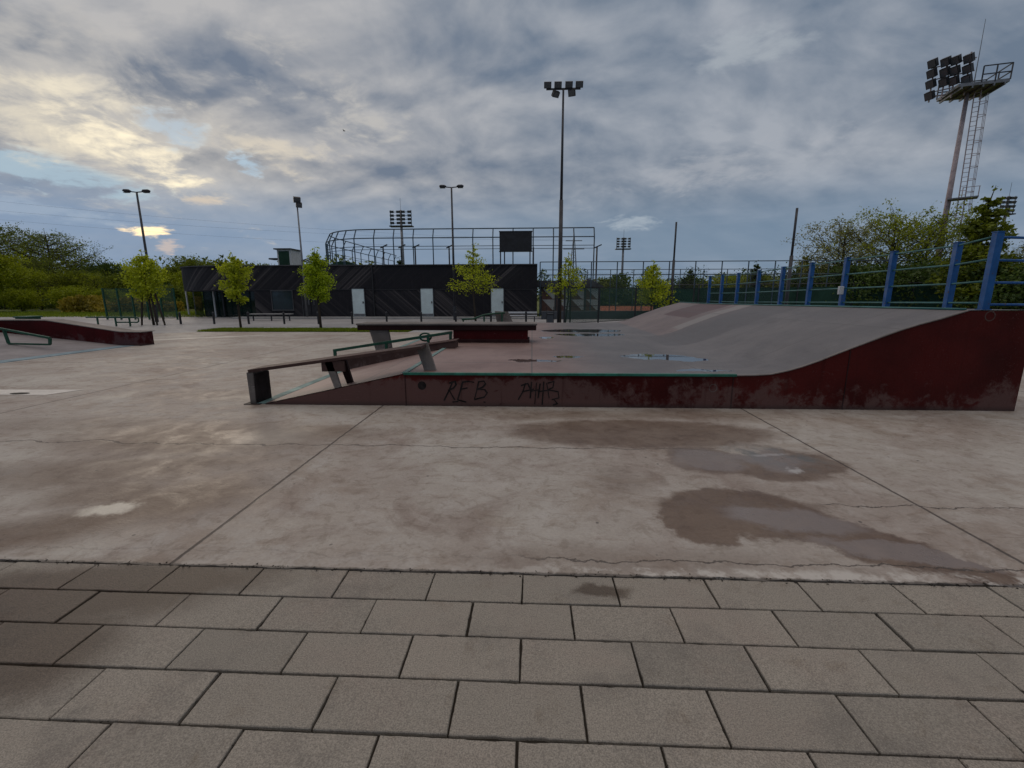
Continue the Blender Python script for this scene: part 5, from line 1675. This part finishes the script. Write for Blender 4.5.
opening(75, 110, .42, .24, .30, (5.2, 5.0, 4.75), 0.85, .36, .56)
opening(40, 172, .28, .045, 0.10, (3.9, 5.1, 6.0), 0.9, .36, .46)
opening(85, 135, .42, .16, .36, (7.6, 6.9, 5.6), 0.9, .43, .62)
opening(135, 150, .24, .09, .42, (11.0, 9.7, 7.2), 0.95, .44, .62)
opening(110, 95, .24, .07, -.1, (8.4, 7.6, 6.1), 0.85, .43, .62)
opening(165, 122, .12, .08, .5, (4.8, 5.8, 6.7), 0.7, .45, .54)
opening(290, 158, .30, .09, -.05, (7.0, 6.3, 5.2), 0.9, .44, .62)
opening(245, 165, .09, .04, 0, (4.4, 5.8, 7.0), 0.8, .40, .50)
opening(330, 100, .36, .16, .3, (5.4, 5.2, 4.9), 0.7, .42, .56)
opening(200, 201, .07, .022, -.1, (6.6, 5.7, 4.7), 0.9, .38, .55)
opening(640, 222, .16, .03, 0, (4.0, 4.6, 5.2), 0.7, .40, .55)
opening(720, 165, .50, .09, -.12, (4.0, 4.2, 4.6), 0.55, .42, .56)
opening(740, 55, .3, .07, 0, (4.0, 4.4, 4.8), 0.6, .42, .56)
opening(30, 210, .22, .03, .05, (3.3, 4.1, 5.2), 0.8, .36, .50)
e = N.math('SUBTRACT', along(149, 231, .040, .0115, -.05), N.math('MULTIPLY', N.math('SUBTRACT', tear2, 0.5), 2.2))
col = N.mix(N.ramp(e, 0.95, 0.3), col, (14.0, 10.8, 6.5))
e = N.math('SUBTRACT', along(168, 248, .020, .016, 0), N.math('MULTIPLY', N.math('SUBTRACT', tear2, 0.5), 3.0))
col = N.mix(N.ramp(e, 1.0, 0.2, 0, 0.55), col, (7.5, 5.8, 4.6))
# gaps of real blue sky between the clouds
gap = N.math('MULTIPLY', N.ramp(n3, 0.58, 0.68), N.ramp(f12, 0.44, 0.36))
gap = N.math('MULTIPLY', gap, 0.45)
col = N.mix(gap, col, sky.outputs[0])
bg = N.n('ShaderNodeBackground'); bg.inputs['Strength'].default_value = 0.1
N.put(bg.inputs[0], col)
wo = N.n('ShaderNodeOutputWorld'); nt.links.new(bg.outputs[0], wo.inputs[0])
w.cycles.sampling_method = 'MANUAL'; w.cycles.sample_map_resolution = 1024

sl = bpy.data.lights.new('sun', 'SUN'); so = bpy.data.objects.new('sun', sl); COL.objects.link(so)
sl.energy = 0.5; sl.angle = math.radians(20); sl.color = (1.0, 0.84, 0.66)
sd = Vector((math.sin(SUN_AZ) * math.cos(SUN_EL), math.cos(SUN_AZ) * math.cos(SUN_EL), math.sin(SUN_EL)))
so.rotation_euler = sd.to_track_quat('Z', 'Y').to_euler()

scene.view_settings.view_transform = 'Standard'
scene.view_settings.look = 'None'
scene.view_settings.exposure = 0.0
scene.view_settings.gamma = 1.0
scene.view_settings.use_curve_mapping = False
scene.render.engine = 'CYCLES'
scene.cycles.use_denoising = True
scene.cycles.max_bounces = 6
scene.cycles.transparent_max_bounces = 24
